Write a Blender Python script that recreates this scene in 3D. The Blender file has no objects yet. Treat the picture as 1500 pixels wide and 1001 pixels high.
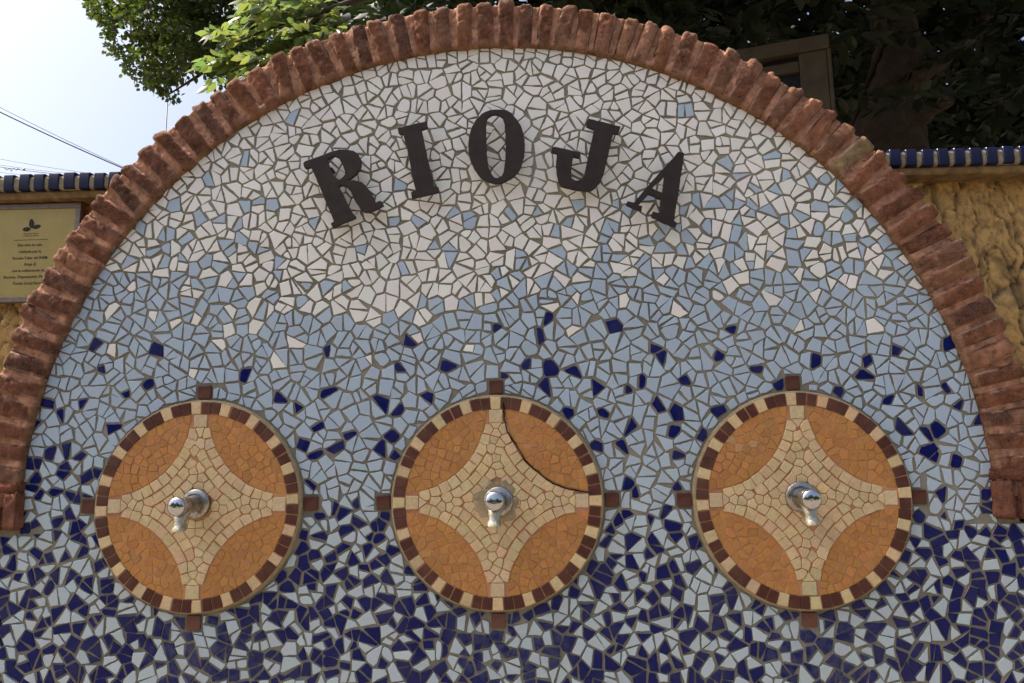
import bpy, bmesh, math, random
import numpy as np
from mathutils import Vector, Matrix, noise as mnoise
R = math.radians
rng = np.random.default_rng(11)
random.seed(5)
sc = bpy.context.scene
COL = sc.collection

# ------------------------------------------------------------------ camera
CAM = np.array([0.08308, -1.4445, 0.08534])
PITCH, YAW, ROLL, FPX = 0.15149, 0.03494, 0.01455, 1092.79
def _rot():
    a, b, c = PITCH, YAW, ROLL
    Rp = np.array([[1,0,0],[0,math.cos(a),-math.sin(a)],[0,math.sin(a),math.cos(a)]])
    Ry = np.array([[math.cos(b),-math.sin(b),0],[math.sin(b),math.cos(b),0],[0,0,1]])
    Rr = np.array([[math.cos(c),0,math.sin(c)],[0,1,0],[-math.sin(c),0,math.cos(c)]])
    return Ry @ Rp @ Rr
ROT = _rot()
def at(px, py, y):
    """point of the plane at depth y that the photograph shows at pixel (px, py) of 1500 x 1001"""
    d = ROT @ np.array([(px-750)/FPX, 1.0, -(py-500.5)/FPX])
    t = (y-CAM[1])/d[1]
    return CAM + d*t
cam = bpy.data.cameras.new("camera"); camo = bpy.data.objects.new("camera", cam); COL.objects.link(camo)
M4 = Matrix.Identity(4)
for i in range(3):
    M4[i][0] = ROT[i,0]; M4[i][1] = ROT[i,2]; M4[i][2] = -ROT[i,1]; M4[i][3] = CAM[i]
camo.matrix_world = M4
cam.sensor_fit = 'HORIZONTAL'; cam.sensor_width = 36; cam.lens = FPX/1500*36
cam.clip_start = 0.01; cam.clip_end = 3000
sc.camera = camo

# ------------------------------------------------------------------ sky, sun, exposure
SUN_EL, SUN_ROT = R(58), R(274)
w = bpy.data.worlds.new("World"); sc.world = w; w.use_nodes = True
nt = w.node_tree
sky = nt.nodes.new('ShaderNodeTexSky'); sky.sky_type = 'NISHITA'; sky.sun_disc = False
sky.sun_elevation = SUN_EL; sky.sun_rotation = SUN_ROT
sky.air_density = 1.0; sky.dust_density = 6.5; sky.ozone_density = 1.0
nt.links.new(sky.outputs[0], nt.nodes['Background'].inputs[0])
nt.nodes['Background'].inputs[1].default_value = 0.12
sun = bpy.data.lights.new("sun", 'SUN'); suno = bpy.data.objects.new("sun", sun); COL.objects.link(suno)
sun.energy = 4.0; sun.angle = R(0.5); sun.color = (1.0, 0.94, 0.85)
sd = Vector((math.sin(SUN_ROT)*math.cos(SUN_EL), math.cos(SUN_ROT)*math.cos(SUN_EL), math.sin(SUN_EL)))
suno.rotation_euler = sd.to_track_quat('Z', 'Y').to_euler()
suno.location = (-4, 0, 8)
sc.view_settings.view_transform = 'Standard'; sc.view_settings.look = 'None'
sc.view_settings.exposure = 0.98; sc.view_settings.gamma = 1.0
sc.cycles.max_bounces = 8

# ------------------------------------------------------------------ helpers
def build(name, verts, faces, mat, parent=None, smooth=False, fcol=None, vcol=None, midx=None):
    me = bpy.data.meshes.new(name)
    verts = np.asarray(verts, dtype=np.float64)
    me.from_pydata(verts.tolist(), [], [list(map(int, f)) for f in faces])
    for m in (mat if isinstance(mat, (list, tuple)) else [mat]): me.materials.append(m)
    if midx is not None: me.polygons.foreach_set('material_index', np.asarray(midx, dtype=np.int32))
    if smooth: me.polygons.foreach_set('use_smooth', np.ones(len(me.polygons), dtype=bool))
    if fcol is not None:
        a = me.attributes.new('tint', 'FLOAT_COLOR', 'FACE')
        c = np.ones((len(me.polygons), 4), np.float32); c[:, :3] = np.asarray(fcol)[:, :3]
        a.data.foreach_set('color', c.ravel())
    if vcol is not None:
        a = me.attributes.new('tint', 'FLOAT_COLOR', 'POINT')
        c = np.ones((len(verts), 4), np.float32); c[:, :np.asarray(vcol).shape[1]] = vcol
        a.data.foreach_set('color', c.ravel())
    me.update()
    o = bpy.data.objects.new(name, me); COL.objects.link(o)
    if parent: o.parent = parent
    return o
def tag(o, label=None, cat=None, group=None, kind=None):
    if label: o['label'] = label
    if cat: o['category'] = cat
    if group: o['group'] = group
    if kind: o['kind'] = kind
    return o
def thing(name, label, cat, loc=(0,0,0), group=None):
    o = bpy.data.objects.new(name, None); COL.objects.link(o); o.location = loc; o.empty_display_size = 0.05
    return tag(o, label, cat, group)

class MB:
    """collects shapes for one mesh"""
    def __init__(s): s.v = []; s.f = []; s.c = []
    def add(s, v, f, col=None):
        n = len(s.v); s.v += [tuple(x) for x in v]; s.f += [tuple(i+n for i in q) for q in f]
        if col is not None: s.c += [col]*len(f)
    def box(s, p0, p1, bev=0.0):
        bm = bmesh.new(); bmesh.ops.create_cube(bm, size=1)
        p0 = Vector(p0); p1 = Vector(p1)
        for v in bm.verts: v.co = Vector([p0[i]+(p1[i]-p0[i])*(v.co[i]+.5) for i in range(3)])
        if bev: bmesh.ops.bevel(bm, geom=list(bm.edges), offset=bev, segments=2, affect='EDGES', profile=0.5)
        bm.verts.index_update()
        s.add([v.co[:] for v in bm.verts], [[v.index for v in f.verts] for f in bm.faces]); bm.free()
    def tube(s, pts, rad, n=8, cap=True, sq=None):
        pts = [Vector(p) for p in pts]; rad = rad if hasattr(rad, '__len__') else [rad]*len(pts)
        base = len(s.v); up = None
        for i, p in enumerate(pts):
            d = (pts[min(i+1, len(pts)-1)]-pts[max(i-1, 0)]).normalized()
            if up is None:
                up = Vector((0,0,1)) if abs(d.z) < .9 else Vector((1,0,0))
            a = d.cross(up).normalized(); b = a.cross(d).normalized(); up = b
            for k in range(n):
                t = 2*math.pi*k/n
                s.v.append(tuple(p + a*(rad[i]*math.cos(t)) + b*(rad[i]*math.sin(t)*(sq[i] if sq else 1))))
        for i in range(len(pts)-1):
            for k in range(n):
                s.f.append((base+i*n+k, base+i*n+(k+1)%n, base+(i+1)*n+(k+1)%n, base+(i+1)*n+k))
        if cap:
            s.f.append(tuple(base+k for k in range(n))[::-1]); s.f.append(tuple(base+(len(pts)-1)*n+k for k in range(n)))
    def lathe(s, prof, n=32, cap=True):
        """profile of (radius, distance towards -Y)"""
        base = len(s.v)
        for r, d in prof:
            for k in range(n):
                t = 2*math.pi*k/n; s.v.append((r*math.cos(t), -d, r*math.sin(t)))
        for i in range(len(prof)-1):
            for k in range(n):
                s.f.append((base+i*n+k, base+i*n+(k+1)%n, base+(i+1)*n+(k+1)%n, base+(i+1)*n+k))
        if cap: s.f.append(tuple(base+(len(prof)-1)*n+k for k in range(n)))
    def make(s, name, mat, parent=None, smooth=False):
        return build(name, s.v, s.f, mat, parent, smooth, fcol=s.c if s.c else None)
def smooth_by_angle(o, ang=40):
    me = o.data
    me.polygons.foreach_set('use_smooth', np.ones(len(me.polygons), dtype=bool))
    bm = bmesh.new(); bm.from_mesh(me)
    bmesh.ops.recalc_face_normals(bm, faces=bm.faces)
    for e in bm.edges:
        e.smooth = not (len(e.link_faces) == 2 and e.calc_face_angle(0) > R(ang))
    bm.to_mesh(me); bm.free()

# ------------------------------------------------------------------ materials
def mat(name):
    m = bpy.data.materials.new(name); m.use_nodes = True
    n = m.node_tree.nodes; return m, n, m.node_tree.links, n['Principled BSDF']
def nz(n, l, scale, detail=4, rough=.6, vec=None, dist=0):
    t = n.new('ShaderNodeTexNoise'); t.inputs['Scale'].default_value = scale; t.inputs['Detail'].default_value = detail
    t.inputs['Roughness'].default_value = rough; t.inputs['Distortion'].default_value = dist
    if vec: l.new(vec, t.inputs['Vector'])
    return t
def objco(n): return n.new('ShaderNodeTexCoord').outputs['Object']
def ramp(n, l, src, stops):
    r = n.new('ShaderNodeValToRGB'); e = r.color_ramp.elements
    while len(e) < len(stops): e.new(.5)
    for i, (p, c) in enumerate(stops):
        e[i].position = p; e[i].color = (*c, 1) if hasattr(c, '__len__') else (c, c, c, 1)
    l.new(src, r.inputs[0]); return r
def mix(n, l, fac, a, b, mode='MIX'):
    m = n.new('ShaderNodeMix'); m.data_type = 'RGBA'; m.blend_type = mode
    if isinstance(fac, (int, float)): m.inputs[0].default_value = fac
    else: l.new(fac, m.inputs[0])
    for i, x in ((6, a), (7, b)):
        if hasattr(x, '__len__'): m.inputs[i].default_value = (*x[:3], 1)
        else: l.new(x, m.inputs[i])
    return m.outputs[2]
def mth(n, l, op, a, b=None):
    m = n.new('ShaderNodeMath'); m.operation = op
    for i, x in ((0, a), (1, b)):
        if x is None: continue
        if isinstance(x, (int, float)): m.inputs[i].default_value = x
        else: l.new(x, m.inputs[i])
    return m.outputs[0]
def bump(n, l, p, h, strength, dist, prev=None):
    b = n.new('ShaderNodeBump'); b.inputs['Strength'].default_value = strength; b.inputs['Distance'].default_value = dist
    l.new(h, b.inputs['Height'])
    if prev: l.new(prev, b.inputs['Normal'])
    l.new(b.outputs[0], p.inputs['Normal']); return b.outputs[0]
def attr(n):
    a = n.new('ShaderNodeAttribute'); a.attribute_name = 'tint'; return a.outputs['Color']

def m_tile():
    m, n, l, p = mat('glazed_tile')
    co = objco(n); c = attr(n)
    dirt = nz(n, l, 9, 5, .65, co); d = ramp(n, l, dirt.outputs[0], [(.45, 0.0), (.75, .10)])
    c1 = mix(n, l, d.outputs[0], c, (.34, .32, .28))
    # lime scale and scuffs splashed on the tiles under the medallions
    sep = n.new('ShaderNodeSeparateXYZ'); l.new(co, sep.inputs[0])
    mask = None
    for cx in (-0.5735, 0.0, 0.569):
        dx = mth(n, l, 'DIVIDE', mth(n, l, 'SUBTRACT', sep.outputs[0], cx+.02), .13)
        dz = mth(n, l, 'DIVIDE', mth(n, l, 'ADD', sep.outputs[2], .27), .085)
        q = mth(n, l, 'SUBTRACT', 1.0, mth(n, l, 'ADD', mth(n, l, 'MULTIPLY', dx, dx), mth(n, l, 'MULTIPLY', dz, dz)))
        q = mth(n, l, 'MAXIMUM', q, 0.0); mask = q if mask is None else mth(n, l, 'ADD', mask, q)
    sn = nz(n, l, 55, 6, .7, co); sr = ramp(n, l, sn.outputs[0], [(.40, 0.0), (.66, 1.0)])
    f = mth(n, l, 'MULTIPLY', mth(n, l, 'MINIMUM', mask, 0.75), sr.outputs[0])
    f = mth(n, l, 'MULTIPLY', f, .27)
    c2 = mix(n, l, f, c1, (.30, .32, .33))
    l.new(c2, p.inputs['Base Color'])
    rr = ramp(n, l, nz(n, l, 30, 4, .6, co).outputs[0], [(.3, .12), (.7, .28)])
    l.new(mth(n, l, 'ADD', rr.outputs[0], mth(n, l, 'MULTIPLY', f, .6)), p.inputs['Roughness'])
    p.inputs['Specular IOR Level'].default_value = .2
    h = nz(n, l, 60, 2, .5, co); bump(n, l, p, h.outputs[0], .12, .002)
    return m
def m_grout(name, a, b, scale=60):
    m, n, l, p = mat(name); co = objco(n)
    t = nz(n, l, scale, 7, .72, co); big = nz(n, l, 5, 3, .6, co)
    c = ramp(n, l, t.outputs[0], [(.3, a), (.72, b)])
    c2 = mix(n, l, ramp(n, l, big.outputs[0], [(.4, 0.0), (.7, .55)]).outputs[0], c.outputs[0], tuple(x*1.5 for x in b))
    l.new(c2, p.inputs['Base Color']); p.inputs['Roughness'].default_value = .95
    p.inputs['Specular IOR Level'].default_value = .15
    f = nz(n, l, 420, 5, .7, co); bump(n, l, p, f.outputs[0], .6, .0012)
    return m
def m_small_tile():
    m, n, l, p = mat('matt_mosaic_tile'); co = objco(n); c = attr(n)
    t = nz(n, l, 160, 5, .65, co); r = ramp(n, l, t.outputs[0], [(.3, .82), (.7, 1.1)])
    c1 = mix(n, l, 1.0, c, r.outputs[0], 'MULTIPLY')
    big = nz(n, l, 14, 4, .65, co)
    c2 = mix(n, l, ramp(n, l, big.outputs[0], [(.45, 0.0), (.75, .16)]).outputs[0], c1, (.42, .27, .16))
    l.new(c2, p.inputs['Base Color'])
    rr = ramp(n, l, big.outputs[0], [(.3, .42), (.7, .62)]); l.new(rr.outputs[0], p.inputs['Roughness'])
    p.inputs['Specular IOR Level'].default_value = .35
    bump(n, l, p, t.outputs[0], .22, .001)
    return m
def m_brick():
    m, n, l, p = mat('weathered_brick'); co = objco(n); c = attr(n)
    a = nz(n, l, 38, 8, .72, co, .4); r = ramp(n, l, a.outputs[0], [(.28, .62), (.5, .97), (.74, 1.38)])
    c1 = mix(n, l, 1.0, c, r.outputs[0], 'MULTIPLY')
    sp = nz(n, l, 300, 4, .7, co); c2 = mix(n, l, ramp(n, l, sp.outputs[0], [(.5, 0.0), (.70, .6)]).outputs[0], c1, (.36, .20, .13))
    pit = nz(n, l, 130, 4, .75, co); c3 = mix(n, l, ramp(n, l, pit.outputs[0], [(.32, .85), (.42, 0.0)]).outputs[0], c2, (.03, .018, .012))
    lim = nz(n, l, 22, 6, .75, co, 1.2); c4 = mix(n, l, ramp(n, l, lim.outputs[0], [(.60, 0.0), (.75, .40)]).outputs[0], c3, (.36, .28, .19))
    l.new(c4, p.inputs['Base Color']); p.inputs['Roughness'].default_value = .93
    p.inputs['Specular IOR Level'].default_value = .12
    f = nz(n, l, 330, 7, .78, co); b1 = bump(n, l, p, f.outputs[0], 1.0, .0034)
    bump(n, l, p, a.outputs[0], .7, .005, b1)
    return m
def m_iron():
    m, n, l, p = mat('rusty_dark_iron'); co = objco(n)
    t = nz(n, l, 45, 6, .7, co); c = ramp(n, l, t.outputs[0], [(.35, (.018, .011, .009)), (.58, (.029, .017, .013)), (.76, (.050, .024, .015))])
    l.new(c.outputs[0], p.inputs['Base Color']); p.inputs['Roughness'].default_value = .62; p.inputs['Specular IOR Level'].default_value = .35
    f = nz(n, l, 240, 5, .7, co); bump(n, l, p, f.outputs[0], .35, .001)
    return m
def m_chrome():
    m, n, l, p = mat('worn_chrome'); co = objco(n)
    t = nz(n, l, 70, 6, .7, co); p.inputs['Metallic'].default_value = 1
    c = ramp(n, l, t.outputs[0], [(.36, (.50, .49, .48)), (.52, (.36, .33, .29)), (.68, (.22, .18, .13))])
    l.new(c.outputs[0], p.inputs['Base Color'])
    r = ramp(n, l, t.outputs[0], [(.38, .16), (.66, .50)]); l.new(r.outputs[0], p.inputs['Roughness'])
    bump(n, l, p, t.outputs[0], .15, .001)
    return m
def m_polish():
    m, n, l, p = mat('polished_chrome'); co = objco(n); p.inputs['Metallic'].default_value = 1
    t = nz(n, l, 120, 5, .6, co)
    p.inputs['Base Color'].default_value = (.56, .56, .58, 1)
    r = ramp(n, l, t.outputs[0], [(.4, .07), (.75, .22)]); l.new(r.outputs[0], p.inputs['Roughness'])
    return m
def m_scale():
    m, n, l, p = mat('limescaled_chrome'); co = objco(n)
    t = nz(n, l, 110, 6, .7, co)
    c = ramp(n, l, t.outputs[0], [(.36, (.50, .48, .43)), (.52, (.46, .42, .30)), (.68, (.19, .18, .08))])
    l.new(c.outputs[0], p.inputs['Base Color'])
    r = ramp(n, l, t.outputs[0], [(.40, .9), (.62, .25)]); l.new(r.outputs[0], p.inputs['Metallic'])
    r = ramp(n, l, t.outputs[0], [(.38, .18), (.62, .7)]); l.new(r.outputs[0], p.inputs['Roughness'])
    bump(n, l, p, t.outputs[0], .5, .002)
    return m
def m_plain(name, col, rough=.6, metal=0, var=.25, scale=40, bmp=.2, spec=.4):
    m, n, l, p = mat(name); co = objco(n); t = nz(n, l, scale, 6, .65, co)
    lo = tuple(x*(1-var) for x in col); hi = tuple(min(1, x*(1+var)) for x in col)
    c = ramp(n, l, t.outputs[0], [(.3, lo), (.7, hi)]); l.new(c.outputs[0], p.inputs['Base Color'])
    p.inputs['Roughness'].default_value = rough; p.inputs['Metallic'].default_value = metal; p.inputs['Specular IOR Level'].default_value = spec
    if bmp: bump(n, l, p, t.outputs[0], bmp, .003)
    return m
def m_rock():
    m, n, l, p = mat('ochre_sculpted_render'); co = objco(n); c = attr(n)
    a = nz(n, l, 30, 7, .7, co); r = ramp(n, l, a.outputs[0], [(.3, .68), (.7, 1.3)])
    c1 = mix(n, l, 1.0, c, r.outputs[0], 'MULTIPLY')
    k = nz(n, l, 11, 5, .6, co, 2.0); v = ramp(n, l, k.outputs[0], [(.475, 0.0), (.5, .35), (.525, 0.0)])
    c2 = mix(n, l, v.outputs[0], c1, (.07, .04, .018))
    l.new(c2, p.inputs['Base Color']); p.inputs['Roughness'].default_value = .62; p.inputs['Specular IOR Level'].default_value = .3
    f = nz(n, l, 140, 6, .7, co); bump(n, l, p, f.outputs[0], .35, .003)
    return m
def m_leaf(name, base, trans, tfac=.45, rough=.32):
    m, n, l, p = mat(name); c = attr(n)
    cb = mix(n, l, 1.0, c, base, 'MULTIPLY'); l.new(cb, p.inputs['Base Color'])
    p.inputs['Roughness'].default_value = rough; p.inputs['Specular IOR Level'].default_value = .45
    tr = n.new('ShaderNodeBsdfTranslucent'); ct = mix(n, l, 1.0, c, trans, 'MULTIPLY'); l.new(ct, tr.inputs[0])
    ms = n.new('ShaderNodeMixShader'); ms.inputs[0].default_value = tfac
    l.new(p.outputs[0], ms.inputs[1]); l.new(tr.outputs[0], ms.inputs[2])
    l.new(ms.outputs[0], n['Material Output'].inputs[0])
    return m
def m_bark():
    m, n, l, p = mat('bark'); co = objco(n)
    t = nz(n, l, 9, 7, .7, co, .8); c = ramp(n, l, t.outputs[0], [(.3, (.035, .024, .017)), (.7, (.12, .08, .055))])
    l.new(c.outputs[0], p.inputs['Base Color']); p.inputs['Roughness'].default_value = .9
    f = nz(n, l, 50, 6, .7, co); bump(n, l, p, f.outputs[0], .6, .01)
    return m
TILE = m_tile(); SMALL = m_small_tile(); BRICK = m_brick(); IRON = m_iron(); CHROME = m_chrome(); POLISH = m_polish(); SCALE = m_scale()
GROUT = m_grout('grey_grout', (.155, .145, .112), (.29, .27, .21))
PINK = m_grout('terracotta_grout', (.34, .155, .075), (.52, .27, .145), 90)
MORTAR = m_grout('cement_mortar', (.17, .135, .075), (.40, .32, .20), 80)
ROCK = m_rock(); BARK = m_bark()
BLUE = m_plain('dark_blue_glaze', (.008, .008, .036), .3, 0, .35, 30, .08, .3)
JOINT = m_plain('pale_joint_mortar', (.26, .225, .145), .9, 0, .3, 90, .5, .2)
BED = m_plain('brown_mortar_bed', (.20, .13, .06), .95, 0, .45, 40, .6, .1)
GOLD = m_plain('gold_plate', (.36, .275, .090), .38, .35, .1, 18, .03, .5)
STEEL = m_plain('grey_metal_frame', (.20, .16, .13), .45, .5, .25, 50, .1, .4)
INK = m_plain('black_ink', (.02, .02, .018), .6, 0, .1, 30, 0, .3)
FRAMEM = m_plain('brown_painted_metal', (.085, .065, .036), .5, 0, .3, 14, .1, .4)
DARKPANEL = m_plain('dark_panel', (.02, .022, .03), .4, 0, .2, 20, 0, .3)
CABLE = m_plain('cable_black', (.03, .03, .035), .6, 0, .1, 20, 0, .3)
CABLEG = m_plain('cable_grey', (.25, .25, .27), .6, 0, .1, 20, 0, .3)
YELLOW = m_plain('yellow_ceramic', (.40, .24, .05), .4, 0, .2, 20, 0, .4)
GROUND = m_plain('sandy_paving', (.19, .160, .125), .95, 0, .45, 3, .3, .1)
BLACK = m_plain('crack_dark', (.012, .010, .008), .95, 0, .2, 60, 0, .05)

# ------------------------------------------------------------------ 2-D polygons
def clip(poly, px, pz, nx, nz_):
    """keep the side where (p - P).n <= 0"""
    out = []; k = len(poly)
    ds = [(q[0]-px)*nx+(q[1]-pz)*nz_ for q in poly]
    for i in range(k):
        a, b = poly[i], poly[(i+1) % k]; da, db = ds[i], ds[(i+1) % k]
        if da <= 0: out.append(a)
        if (da < 0 < db) or (db < 0 < da):
            t = da/(da-db); out.append((a[0]+(b[0]-a[0])*t, a[1]+(b[1]-a[1])*t))
    return out
def area(poly):
    return .5*sum(poly[i][0]*poly[(i+1) % len(poly)][1]-poly[(i+1) % len(poly)][0]*poly[i][1] for i in range(len(poly)))
def simplify(poly, target, maxloss=.22):
    poly = list(poly); A0 = area(poly)
    if A0 <= 0: return poly
    while len(poly) > 3:
        k = len(poly)
        los = [abs(area([poly[i-1], poly[i], poly[(i+1) % k]])) for i in range(k)]
        i = int(np.argmin(los))
        if len(poly) <= target and los[i] > .012*A0: break
        if los[i] > maxloss*A0: break
        poly.pop(i)
    return poly
def inset(poly, g):
    k = len(poly); out = list(poly)
    for i in range(k):
        a, b = poly[i], poly[(i+1) % k]; dx, dz = b[0]-a[0], b[1]-a[1]; L = math.hypot(dx, dz)
        if L < 1e-6: continue
        nx, nz_ = dz/L, -dx/L
        gg = g if not callable(g) else g()
        out = clip(out, a[0]-nx*gg, a[1]-nz_*gg, nx, nz_)
        if len(out) < 3: return []
    return out
def chip(poly, amp, step=.009):
    """break up straight edges into slightly ragged ones"""
    out = []; k = len(poly)
    for i in range(k):
        a, b = poly[i], poly[(i+1) % k]; L = math.hypot(b[0]-a[0], b[1]-a[1])
        out.append(a); m = max(1, int(L/step)); 
        for j in range(1, m):
            t = j/m + random.uniform(-.12, .12)/m; o = random.gauss(0, amp)
            out.append((a[0]+(b[0]-a[0])*t + (b[1]-a[1])/L*o, a[1]+(b[1]-a[1])*t-(b[0]-a[0])/L*o))
    return out
def round_corners(poly, f):
    out = []; k = len(poly)
    for i in range(k):
        a, b, c = poly[i-1], poly[i], poly[(i+1) % k]
        out.append((b[0]+(a[0]-b[0])*f, b[1]+(a[1]-b[1])*f)); out.append((b[0]+(c[0]-b[0])*f, b[1]+(c[1]-b[1])*f))
    return out
def add_tile(mb, poly, y0, h, col, side=None, bev=.0008, tilt=.012):
    """a flat shard standing h in front of the plane y0, with a small bevel"""
    if len(poly) < 3 or area(poly) < 1e-6: return
    cx = sum(p[0] for p in poly)/len(poly); cz = sum(p[1] for p in poly)/len(poly)
    a, b = random.gauss(0, tilt), random.gauss(0, tilt); k = len(poly)
    rad = max(1e-4, math.sqrt(area(poly))); s = max(.5, 1-bev*2.4/rad)
    top = [(cx+(p[0]-cx)*s, cz+(p[1]-cz)*s) for p in poly]
    Y = lambda p, e: y0-(h-e)+a*(p[0]-cx)+b*(p[1]-cz)
    v = [(p[0], Y(p, 0), p[1]) for p in top]+[(p[0], Y(p, bev*.7), p[1]) for p in poly]+[(p[0], y0+.001, p[1]) for p in poly]
    n = len(mb.v); mb.v += v
    mb.f.append(tuple(n+i for i in range(k))); mb.c.append(col)
    for i in range(k):
        j = (i+1) % k
        mb.f.append((n+k+i, n+k+j, n+j, n+i)); mb.c.append(col)
        mb.f.append((n+2*k+i, n+2*k+j, n+k+j, n+k+i)); mb.c.append(side or col)

# ------------------------------------------------------------------ ground
GZ = -1.08
g = MB(); g.add([(-900,-900,GZ),(900,-900,GZ),(900,900,GZ),(-900,900,GZ)], [(0,1,2,3)])
tag(g.make('ground', GROUND), kind='structure')

# ------------------------------------------------------------------ fountain wall
RIN, ROUT, RFRONT = 0.923, 1.019, -0.018
DISC = [(-0.5735, 0.0), (0.0, 0.0), (0.569, -0.002)]
DR = 0.200; SQ = 0.217
wall = thing('fountain_wall', 'arched drinking fountain wall covered with broken white and blue tiles under a brick arch', 'wall', (0, 0, GZ))
def toW(v): return [(p[0], p[1], p[2]-GZ) for p in v]
mb = MB()
prof = [(.965*math.cos(t), .965*math.sin(t)) for t in np.linspace(0, math.pi, 96)]
pts = [(-1.32, GZ), (1.32, GZ), (1.32, -.05), (.965, -.05)] + prof + [(-.965, -.05), (-1.32, -.05)]
k = len(pts)
mb.add(toW([(p[0], 0, p[1]) for p in pts]+[(p[0], .24, p[1]) for p in pts]),
       [tuple(range(k)), tuple(range(2*k-1, k-1, -1))]+[(i, i+k, (i+1) % k+k, (i+1) % k) for i in range(k)])
mb.make('wall_core', GROUT, wall)

# --- the field of broken tiles: listed tiles keep the place and colour they have in the photograph
def crop(ox, oy, lst): return [(ox+a/3, oy+b/3) for a, b in lst]
DARKS = crop(0, 334, [(393,505),(690,515),(455,622),(672,665),(1060,622),(550,735),(225,755),(375,765),(280,820),(165,855),(492,905),(207,975),(305,990),(1198,722),(1442,695),(1408,558),(1325,785),(1418,850),(1485,940),(1330,970),(1390,985)])
DARKS += crop(500, 334, [(905,395),(667,455),(265,482),(872,515),(1215,458),(443,605),(240,630),(715,637),(800,620),(942,610),(1037,605),(1408,532),(1402,572),(898,703),(1135,720),(1247,690),(1325,695),(147,765),(403,760),(262,808),(75,893),(228,907),(160,967),(255,985),(975,808),(1162,812),(1388,792),(1277,850),(1452,865),(1130,962),(1270,965),(1490,795)])
DARKS += crop(1000, 334, [(232,440),(152,575),(327,612),(607,588),(803,597),(783,650),(948,558),(1160,497),(35,688),(410,692),(678,710),(187,805),(100,907),(907,733),(1035,747),(1145,710),(1225,790),(1070,865),(1130,860),(1298,860),(965,902),(1085,985)])
DARKS += crop(0, 667, [(160,30),(60,15),(300,45),(180,95),(150,140),(255,75),(262,170),(165,195),(335,185),(460,60),(115,275),(240,290),(300,265)])
DARKS += crop(1000, 667, [(1135,180),(1030,255),(1120,260),(1310,180),(1310,215),(1340,210),(1080,5),(1205,15)])
WHITES = crop(0, 334, [(500,360),(662,380),(765,412),(885,395),(1010,350),(505,540),(965,515),(870,625),(1195,605),(1285,490),(1030,445),(1155,425),(1250,378),(1340,375),(1440,350),(1185,345),(1140,330),(805,300)])
WHITES += crop(500, 334, [(355,478),(540,520),(140,600),(1025,430),(1025,290),(840,245),(660,315),(1375,235),(1240,320),(1495,375),(395,365),(25,350),(90,340),(145,365),(195,365),(250,365),(140,305),(195,300)])
WHITES += crop(1000, 334, [(240,245),(150,285),(405,330),(560,295),(535,440),(835,435),(855,190),(1035,285),(625,130),(725,95),(75,145),(360,148),(170,135),(305,130),(625,95)])
PALES = crop(0, 0, [(1280,535),(1065,672),(895,800),(1205,890),(1410,960),(880,980)])
PALES += crop(500, 0, [(235,830),(545,960),(755,955),(985,980),(1185,990),(1345,875),(1480,495),(220,990)])
PALES += crop(1000, 0, [(5,490),(205,705),(230,765),(410,655),(440,755),(300,830),(575,815),(205,890),(65,912),(150,875),(370,912),(525,950),(725,945),(620,905),(735,880),(235,980),(110,990),(695,835)])
def to_px(x, z):
    q = ROT.T @ (np.array([x, 0, z])-CAM); return 750+FPX*q[0]/q[1], 500.5-FPX*q[2]/q[1]
def inside(x, z, m=0.0):
    if z > 0:
        if math.hypot(x, z) > RIN+.004-m: return False
    elif z > -.05:
        if abs(x) > RIN+.004-m: return False
    else:
        if abs(x) > 1.30-m or z < -.66+m: return False
    for cx, cz in DISC:
        d = math.hypot(x-cx, z-cz)
        if d < DR+m: return False
        for sx, sz in ((0, SQ), (0, -SQ), (SQ, 0), (-SQ, 0)):
            if max(abs(x-cx-sx), abs(z-cz-sz)) < .0155+m: return False
    return True
seeds = []; kinds = []
cell = .05; grid = {}
def gk(x, z): return (int(math.floor(x/cell)), int(math.floor(z/cell)))
for i, s in enumerate(seeds): grid.setdefault(gk(s[0], s[1]), []).append(i)
def near(x, z, r):
    a, b = gk(x, z); kk = int(r/cell)+1
    for i in range(a-kk, a+kk+1):
        for j in range(b-kk, b+kk+1):
            for q in grid.get((i, j), ()): yield q
def try_add(x, z, r, kd=None):
    for q in near(x, z, .06):
        s = seeds[q]
        if math.hypot(s[0]-x, s[1]-z) < .5*(r+s[2]): return False
    seeds.append((x, z, r)); kinds.append(kd); grid.setdefault(gk(x, z), []).append(len(seeds)-1); return True
# tiles that line the medallions, accent squares and the arch
for cx, cz in DISC:
    t = 0
    while t < 2*math.pi:
        rr = DR+random.uniform(.009, .012)
        x, z = cx+rr*math.cos(t), cz+rr*math.sin(t)
        if inside(x, z, .006): try_add(x, z, .017)
        t += random.uniform(.019, .034)/rr
t = -.05
while t < math.pi+.05:
    x, z = (RIN-.010)*math.cos(t), (RIN-.010)*math.sin(t)
    try_add(x, z, .018); t += random.uniform(.020, .033)
for it in range(130000):
    x = random.uniform(-1.3, 1.3); z = random.uniform(-.66, .93)
    if not inside(x, z, .004): continue
    try_add(x, z, random.choice((.021, .025, .030, .034, .039)))
S = np.array([s[:2] for s in seeds])
def yb(x):
    return float(np.interp(x, [0, 200, 400, 600, 800, 1000, 1200, 1450], [395, 402, 430, 452, 410, 388, 378, 368]))
WHITE = (.81, .80, .75); PALE = (.41, .51, .61); DARK = (.005, .009, .100)
PALE2 = (.49, .575, .61)
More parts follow.
